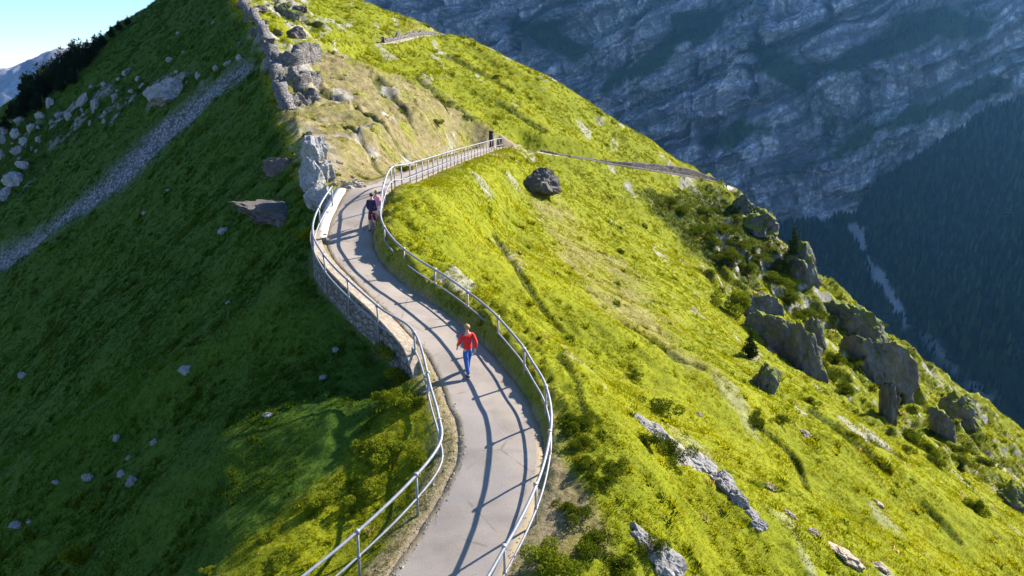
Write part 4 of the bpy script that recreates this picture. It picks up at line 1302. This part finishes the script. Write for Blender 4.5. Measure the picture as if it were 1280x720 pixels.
    for v in bm.verts:
        x, y, z = v.co
        front = max(0.0, y * .9 - z * .55)            # open over the face
        low = min(0.0, z + .1)
        q = 1 - .45 * min(1, front * 1.6)
        ln = 1.0 if not long_hair else (2.0 if y < .1 else 1.0)
        v.co = (x * .103 * q * (1 - .12 * max(0, -z)), hm[1] - .012 + y * .118 * q, hm[2] + .035 + (z - low + low * ln) * .098)
    me = bpy.data.meshes.new('hair'); bm.to_mesh(me); bm.free()
    me.polygons.foreach_set('use_smooth', [True] * len(me.polygons)); me.materials.append(hair)
    obj_from('hair', me, root)
    return root


def on_path(px, py, Y=None):
    q = on_ramp(px, py)
    return Vector((q[0], q[1], q[2] + .012))


person(on_path(585, 469), math.radians(28), 1.60, 'person in a red jacket and blue trousers walking up the middle of the walkway', M['red_cloth'], M['blue_cloth'], M['hair_fair'], stride=.26, arms=.4)
person(on_path(466, 289), math.radians(-8), 1.54, 'person in a dark purple jacket and maroon shorts at the upper bend', M['purple_cloth'], M['maroon_cloth'], M['hair_dark'], stride=.14, lean=.04, arms=.3, lower_skin=True)
person(on_path(471.5, 281), math.radians(-20), 1.42, 'person in a pink top and pale trousers close to the upper railing', M['pink_cloth'], M['pale_cloth'], M['hair_fair'], stride=.1, lean=.03, arms=.3, long_hair=True)

# dark wooden post where the far railing ends
pp = at(614, 183, 80.3); pp[2] = ground([pp[0]], [pp[1]])[0]
root = empty('wooden_post', pp, 'thick dark wooden post at the end of the far railing', 'post')
V, F = tube([(0, 0, -.4), (0, 0, .9), (.01, 0, 1.72)], [.27, .25, .23], 12)
poly_mesh('shaft', V, F, M['wood_dark'], root)
V, F = tube([(.01, 0, 1.70), (.01, 0, 1.80), (.01, 0, 1.86)], [.27, .27, .12], 12)
poly_mesh('cap', V, F, M['wood_dark'], root)


# ------------------------------------------------------------------ the mountain across the valley
def mat_mountain():
    m, nt, out = new_mat('mountain_face')
    A = nd(nt, 'ShaderNodeAttribute', attribute_name='zone_a')
    sa = nt.nodes.new('ShaderNodeSeparateColor'); nt.links.new(A.outputs[0], sa.inputs[0])
    pos = geo_pos(nt)
    n1 = tex(nt, .02, 8, .65, .3, pos); n2 = tex(nt, .12, 6, .7, 0, pos)
    rock = ramp(nt, n1.outputs[0], [(.38, (.23, .23, .27)), (.5, (.54, .54, .60)), (.60, (.76, .76, .80))])
    rock = mixc(nt, ramp(nt, n2.outputs[0], [(.45, (.7, .7, .7)), (.6, (0, 0, 0))]), rock, (.13, .13, .14))
    B = nd(nt, 'ShaderNodeAttribute', attribute_name='zone_b')
    sb = nt.nodes.new('ShaderNodeSeparateColor'); nt.links.new(B.outputs[0], sb.inputs[0])
    rock = mixc(nt, ramp(nt, sb.outputs[1], [(.22, (.75, .75, .75)), (.5, (0, 0, 0))]), rock, (.13, .135, .155))
    rock = mixc(nt, ramp(nt, sb.outputs[2], [(.2, (.65, .65, .65)), (.45, (0, 0, 0))]), rock, (.14, .145, .165))
    rock = mixc(nt, sb.outputs[0], rock, (.045, .05, .055))
    gr = ramp(nt, n2.outputs[0], [(.35, (.020, .045, .016)), (.65, (.05, .09, .025))])
    wood = ramp(nt, n2.outputs[0], [(.35, (.008, .018, .008)), (.65, (.02, .036, .012))])
    col = mixc(nt, sa.outputs[0], rock, gr)
    col = mixc(nt, sa.outputs[1], col, wood)
    col = mixc(nt, sa.outputs[2], col, mixc(nt, n2.outputs[0], (.14, .15, .16), (.36, .37, .38)))
    principled(nt, out, col, .95, bump(nt, n2.outputs[0], .9, 4.0), spec=.1)
    return m


M['mountain'] = mat_mountain()
BASE = np.array([(350, 2600, -420), (560, 2300, -420), (800, 2080, -400), (985, 1900, -365), (1074, 1830, -333), (1088, 1820, -280), (1140, 1775, -191), (1190, 1730, -133), (1220, 1700, -92), (1280, 1650, -56), (1340, 1600, -60), (1500, 1480, -150), (1900, 1250, -250)], float)
bx = (BASE[:, 0] - 640) / F_PX * (BASE[:, 1] * CP - BASE[:, 2] * SP)
bl = np.c_[bx, BASE[:, 1:]]
NT = 1100
bl = resample(bl[:, [0, 1, 2]], NT)
tt = np.linspace(0, 1, NT)
Lc = np.r_[0, np.cumsum(np.linalg.norm(np.diff(bl[:, :2], axis=0), axis=1))]
axis = (bl[-1, :2] - bl[0, :2]); axis /= np.linalg.norm(axis)
nrm = np.array([axis[1], -axis[0]])          # away from the face, towards the viewer
nrm = nrm if nrm[1] < 0 else -nrm
zs = np.r_[np.linspace(-1000, -460, 60)[:-1], np.linspace(-460, 420, 400), np.linspace(440, 700, 14)]
NZ = len(zs)
ZZ, LL = np.meshgrid(zs, Lc, indexing='ij')
zb = bl[:, 2][None, :] + 26 * fbm(LL * .012, LL * 0 + 1.7, oct=5, seed=90)
up = ZZ - zb
# tilted beds: walls and grassy ledges
Wd = ZZ - .50 * (LL - Lc[NT // 2]) + 55 * fbm(LL * .0035, ZZ * .0035, oct=4, seed=93)
per = 150.0
ph = Wd / per
st = (ph - np.floor(ph))
led_w = .22 + .10 * fbm(LL * .006, ZZ * .006, oct=3, seed=94)
ledge = sstep(0, .06, st) * sstep(led_w + .07, led_w, st)
ledge = ledge * sstep(-.25, .15, fbm(LL * .004 + 9, ZZ * .006, oct=3, seed=95) + .15)
ledge2 = sstep(.62, .66, st) * sstep(.74, .70, st) * sstep(0, .25, fbm(LL * .006, ZZ * .008, oct=3, seed=96))
# setback grows quickly on ledges, slowly on walls
grad = .22 + 1.7 * ledge + 1.0 * ledge2
dz = np.gradient(zs)[:, None]
back = np.cumsum(grad * dz * (up > 0), axis=0)
back = back + np.where(up > 300 + 0 * up, 0, 0)
foot = np.minimum(up, 0) * 1.45
rel = 42 * fbm(LL * .008, ZZ * .004, oct=6, seed=97, ridged=True, gain=.55) + 16 * fbm(LL * .035, ZZ * .012, oct=4, seed=98, ridged=True) + 3.5 * fbm(LL * .12, ZZ * .05, oct=3, seed=99)
wq = 90 * fbm(LL * .006, ZZ * .006, oct=5, seed=130, gain=.6); wp = 50 * fbm(LL * .009 + 7, ZZ * .009, oct=5, seed=131, gain=.6)


def blocks(a, b, seed, soft):
    # stepped beds and joints: every block stands out by its own amount, with worn edges
    u_, v_ = (LL + .5 * ZZ + wq) / a, (Wd + wp) / b
    row = np.floor(v_)
    u_ = u_ + .5 * (row % 2) + .37 * row
    iu, fu, fv = np.floor(u_), u_ - np.floor(u_), v_ - row
    h0 = _hash(iu, row, row * 0, seed)
    edge = np.minimum(np.minimum(fu, 1 - fu) * a, np.minimum(fv, 1 - fv) * b)
    return h0 * sstep(0, soft, edge), sstep(soft * .8, 0, edge) * (.4 + .6 * (_hash(iu, row, row * 0, seed + 5) > 0))


b1, e1 = blocks(190, 105, 140, 16); b2, e2 = blocks(64, 38, 150, 8); b3, e3 = blocks(22, 17, 160, 4.0)
crk = np.clip(.7 * e1 + .4 * e2 + .2 * e3, 0, 1) * sstep(-.05, .35, fbm(LL * .014, ZZ * .014, oct=4, seed=133) + .1)
MEADOW = [[(830, 15), (920, 8), (900, 35), (850, 60), (805, 95), (755, 112), (765, 90), (815, 60), (840, 35)],
          [(940, 55), (970, 65), (1000, 75), (1040, 75), (1090, 50), (1120, 15), (1185, 8), (1235, 28), (1230, 46), (1170, 46), (1120, 65), (1090, 85), (1050, 96), (1010, 90), (1000, 120), (985, 115), (960, 90)],
          [(1005, 205), (1040, 185), (1090, 155), (1140, 130), (1190, 115), (1235, 95), (1262, 98), (1262, 118), (1205, 135), (1155, 150), (1105, 165), (1055, 195), (1020, 210)],
          [(640, 20), (700, 30), (740, 60), (720, 75), (680, 60), (640, 40)], [(880, 175), (930, 150), (960, 160), (900, 195)]]
strat = fbm(LL * .006, (Wd + .5 * wp) * .085, oct=4, seed=170, gain=.6)
joint = fbm((LL + .35 * ZZ + .4 * wq) * .07, ZZ * .012, oct=4, seed=171, gain=.6)
strat = np.clip(.5 + 1.3 * strat, 0, 1); joint = np.clip(.5 + 1.2 * joint, 0, 1)
rel_b = 5 * strat + 6 * joint + 46 * b1 + 16 * b2 + 4.5 * b3 - 9 * crk
gully = 85 * fbm(LL * .0032, ZZ * .0012 + LL * .0015, oct=3, seed=100, ridged=True)
rel = (1.1 * rel + gully + rel_b) * (1 - .55 * ledge) * sstep(-10, 40, up) + sstep(20, -60, up) * 14 * fbm(LL * .006, ZZ * .004, oct=4, seed=101)
disp = -(back + foot) + rel
VX = bl[:, 0][None, :] + nrm[0] * disp
VY = bl[:, 1][None, :] + nrm[1] * disp
mpx, mpy = project(VX, VY, ZZ)
nzm = 10 * fbm(LL * .02, ZZ * .02, oct=4, seed=102)
chute = sstep(-5, 5, poly_sd(mpx, mpy, [(1064, 284), (1074, 284), (1086, 318), (1110, 352), (1136, 398), (1132, 408), (1110, 384), (1086, 345), (1068, 310)]) + nzm * .8)
chute2 = .35 * sstep(-6, 4, poly_sd(mpx, mpy, [(1136, 404), (1146, 404), (1200, 470), (1240, 500), (1236, 506)]) + nzm)
forest_z = sstep(6, -10, up + nzm) * (1 - np.maximum(chute, chute2))
gz = np.clip(np.maximum(ledge, .8 * ledge2) * sstep(5, 20, up) * sstep(-.35, .0, fbm(LL * .02, ZZ * .02, oct=4, seed=103)), 0, 1)
gz = np.clip(gz + .8 * sstep(.18, .4, fbm(LL * .012 + 4, ZZ * .016, oct=4, seed=104)) * sstep(10, 30, up), 0, 1)
md_ = np.max([sstep(-6, 5, poly_sd(mpx.ravel(), mpy.ravel(), p_).reshape(mpx.shape) + 1.3 * nzm) for p_ in MEADOW], axis=0) * (up > 8)
gz = np.clip(np.maximum(.55 * gz, md_), 0, 1)
mt = mesh_np('mountain', np.stack([VX, VY, ZZ], -1).reshape(-1, 3), grid_faces(NZ, NT), M['mountain'],
             colors={'zone_a': np.stack([gz, forest_z, np.maximum(chute, chute2)], -1).reshape(-1, 3), 'zone_b': np.stack([crk, strat, joint], -1).reshape(-1, 3)})
tag(mt, kind='structure')

# conifer wood on the foot of the mountain
rs = np.random.default_rng(44)
zi = np.where((forest_z > .6).ravel() & (mpx.ravel() > 960) & (mpx.ravel() < 1420) & (mpy.ravel() < 760))[0]
wgt = np.ones(len(zi))
pick = rs.choice(zi, 9000)
ci = pick % NT; ri = pick // NT
jx, jy = rs.uniform(-4, 4, len(pick)), rs.uniform(-4, 4, len(pick))
tx0, ty0, tz0 = VX.ravel()[pick] + jx, VY.ravel()[pick] + jy, ZZ.ravel()[pick] - 1.5
sp = np.where((gz > .5).ravel() & (mpx.ravel() > 600))[0]
pick2 = rs.choice(sp, 700)
tx0 = np.r_[tx0, VX.ravel()[pick2]]; ty0 = np.r_[ty0, VY.ravel()[pick2]]; tz0 = np.r_[tz0, ZZ.ravel()[pick2] - 1]
nT = len(tx0)
hh = rs.uniform(8, 25, nT) * np.r_[np.ones(9000), np.full(700, .55)]
S6 = 6
tiers = [(0.0, .21, .55), (.30, .16, .80), (.58, .10, 1.0)]
Vt, Ct = [], []
pa = np.linspace(0, 2 * np.pi, S6, endpoint=False)
for b, r, tp in tiers:
    rr = hh * r
    rot = rs.uniform(0, 1, nT)[:, None]
    irr = rs.uniform(.75, 1.2, (nT, S6))
    ring = np.stack([tx0[:, None] + rr[:, None] * irr * np.cos(pa + rot), ty0[:, None] + rr[:, None] * irr * np.sin(pa + rot), np.repeat((tz0 + hh * b)[:, None], S6, 1)], -1)
    apex = np.stack([tx0, ty0, tz0 + hh * tp], -1)[:, None, :]
    Vt.append(np.concatenate([ring, apex], 1))
Vt = np.stack(Vt, 1)                        # tree, tier, 7, 3
tri = np.array([(j, (j + 1) % S6, S6) for j in range(S6)])
base_i = (np.arange(nT * 3) * (S6 + 1))[:, None, None]
Ft = (tri[None] + base_i).reshape(-1, 3)
tc = rs.uniform(0, 1, nT)[:, None]
cc = np.array((.008, .020, .007)) * (1 - tc) + np.array((.045, .075, .020)) * tc ** 2
fo = mesh_np('forest', Vt.reshape(-1, 3), Ft, M['needle'], smooth=False, colors={'col': np.repeat(cc, 3 * (S6 + 1), 0)})
tag(fo, kind='stuff')


# distant snow-streaked range and valley floor
def mat_far():
    m, nt, out = new_mat('far_range')
    pos = geo_pos(nt)
    n = tex(nt, .006, 8, .7, .5, pos)
    col = ramp(nt, n.outputs[0], [(.42, (.16, .15, .16)), (.56, (.28, .27, .28)), (.66, (.60, .60, .62))])
    principled(nt, out, col, .95, bump(nt, n.outputs[0], .8, 20))
    return m


M['far'] = mat_far()
fx = np.linspace(-6200, -1700, 260); fy = np.linspace(4200, 5600, 90)
FX, FY = np.meshgrid(fx, fy)
ff = fbm(FX * .0012, FY * .0012, oct=6, seed=110, ridged=True, gain=.52)
env = np.exp(-((FY - 4900) / 420) ** 2)
FZ = -560 + env * (605 + 95 * ff + 60 * fbm(FX * .0005, FY * 0, oct=3, seed=111)) + 40 * ff
tag(mesh_np('distant_mountains', np.stack([FX, FY, FZ], -1).reshape(-1, 3), grid_faces(90, 260), M['far']), kind='structure')


def mat_valley():
    m, nt, out = new_mat('valley_floor')
    pos = geo_pos(nt)
    n = tex(nt, .004, 8, .6, .3, pos)
    col = ramp(nt, n.outputs[0], [(.35, (.015, .03, .012)), (.55, (.05, .085, .025)), (.75, (.10, .12, .05))])
    principled(nt, out, col, .95)
    return m


vx = np.linspace(-6600, 4600, 140); vy = np.linspace(-900, 6000, 100)
VXX, VYY = np.meshgrid(vx, vy)
VZ = -600 + 60 * fbm(VXX * .0012, VYY * .0012, oct=4, seed=120)
tag(mesh_np('valley_ground', np.stack([VXX, VYY, VZ], -1).reshape(-1, 3), grid_faces(100, 140), mat_valley()), kind='structure')

# ------------------------------------------------------------------ air
m, nt, out = new_mat('haze_air')
vp = nt.nodes.new('ShaderNodeVolumePrincipled')
vp.inputs['Color'].default_value = (.16, .47, 1.0, 1)
vp.inputs['Density'].default_value = .000040
vp.inputs['Anisotropy'].default_value = .62
nt.links.new(vp.outputs[0], out.inputs['Volume'])
bm = bmesh.new()
bmesh.ops.create_cube(bm, size=1.0)
me = bpy.data.meshes.new('haze'); bm.to_mesh(me); bm.free()
me.materials.append(m)
hz = obj_from('haze', me)
hz.scale = (11600, 7300, 1750); hz.location = (-1000, 2500, -1003 + 875)
tag(hz, kind='stuff')

# ------------------------------------------------------------------ light
SUN_EL, SUN_AZ = math.radians(34), math.radians(56)
w = bpy.data.worlds.new('World'); scn.world = w; w.use_nodes = True
nt = w.node_tree
for n in list(nt.nodes): nt.nodes.remove(n)
sky = nt.nodes.new('ShaderNodeTexSky'); sky.sky_type = 'NISHITA'; sky.sun_disc = False
sky.sun_elevation = SUN_EL; sky.sun_rotation = SUN_AZ; sky.altitude = 1800; sky.air_density = 1.0; sky.dust_density = .05; sky.ozone_density = 6.0
bg = nt.nodes.new('ShaderNodeBackground'); bg.inputs[1].default_value = .088
wo = nt.nodes.new('ShaderNodeOutputWorld')
nt.links.new(sky.outputs[0], bg.inputs[0]); nt.links.new(bg.outputs[0], wo.inputs[0])
sd = bpy.data.lights.new('sun', 'SUN'); sd.energy = 5.0; sd.angle = math.radians(.5); sd.color = (1.0, .93, .82)
so = bpy.data.objects.new('sun', sd); COL.objects.link(so)
dv = Vector((math.sin(SUN_AZ) * math.cos(SUN_EL), math.cos(SUN_AZ) * math.cos(SUN_EL), math.sin(SUN_EL)))
so.rotation_euler = dv.to_track_quat('Z', 'Y').to_euler()
so.location = dv * 200

scn.view_settings.view_transform = 'Standard'
scn.view_settings.look = 'None'
scn.view_settings.gamma = 1.0
scn.view_settings.use_curve_mapping = False
scn.view_settings.exposure = 1.6
scn.render.engine = 'CYCLES'
scn.cycles.use_denoising = True
scn.cycles.max_bounces = 5
scn.cycles.diffuse_bounces = 3
scn.cycles.transmission_bounces = 3
scn.cycles.volume_bounces = 0
scn.cycles.transparent_max_bounces = 6
scn.cycles.caustics_reflective = False
scn.cycles.caustics_refractive = False
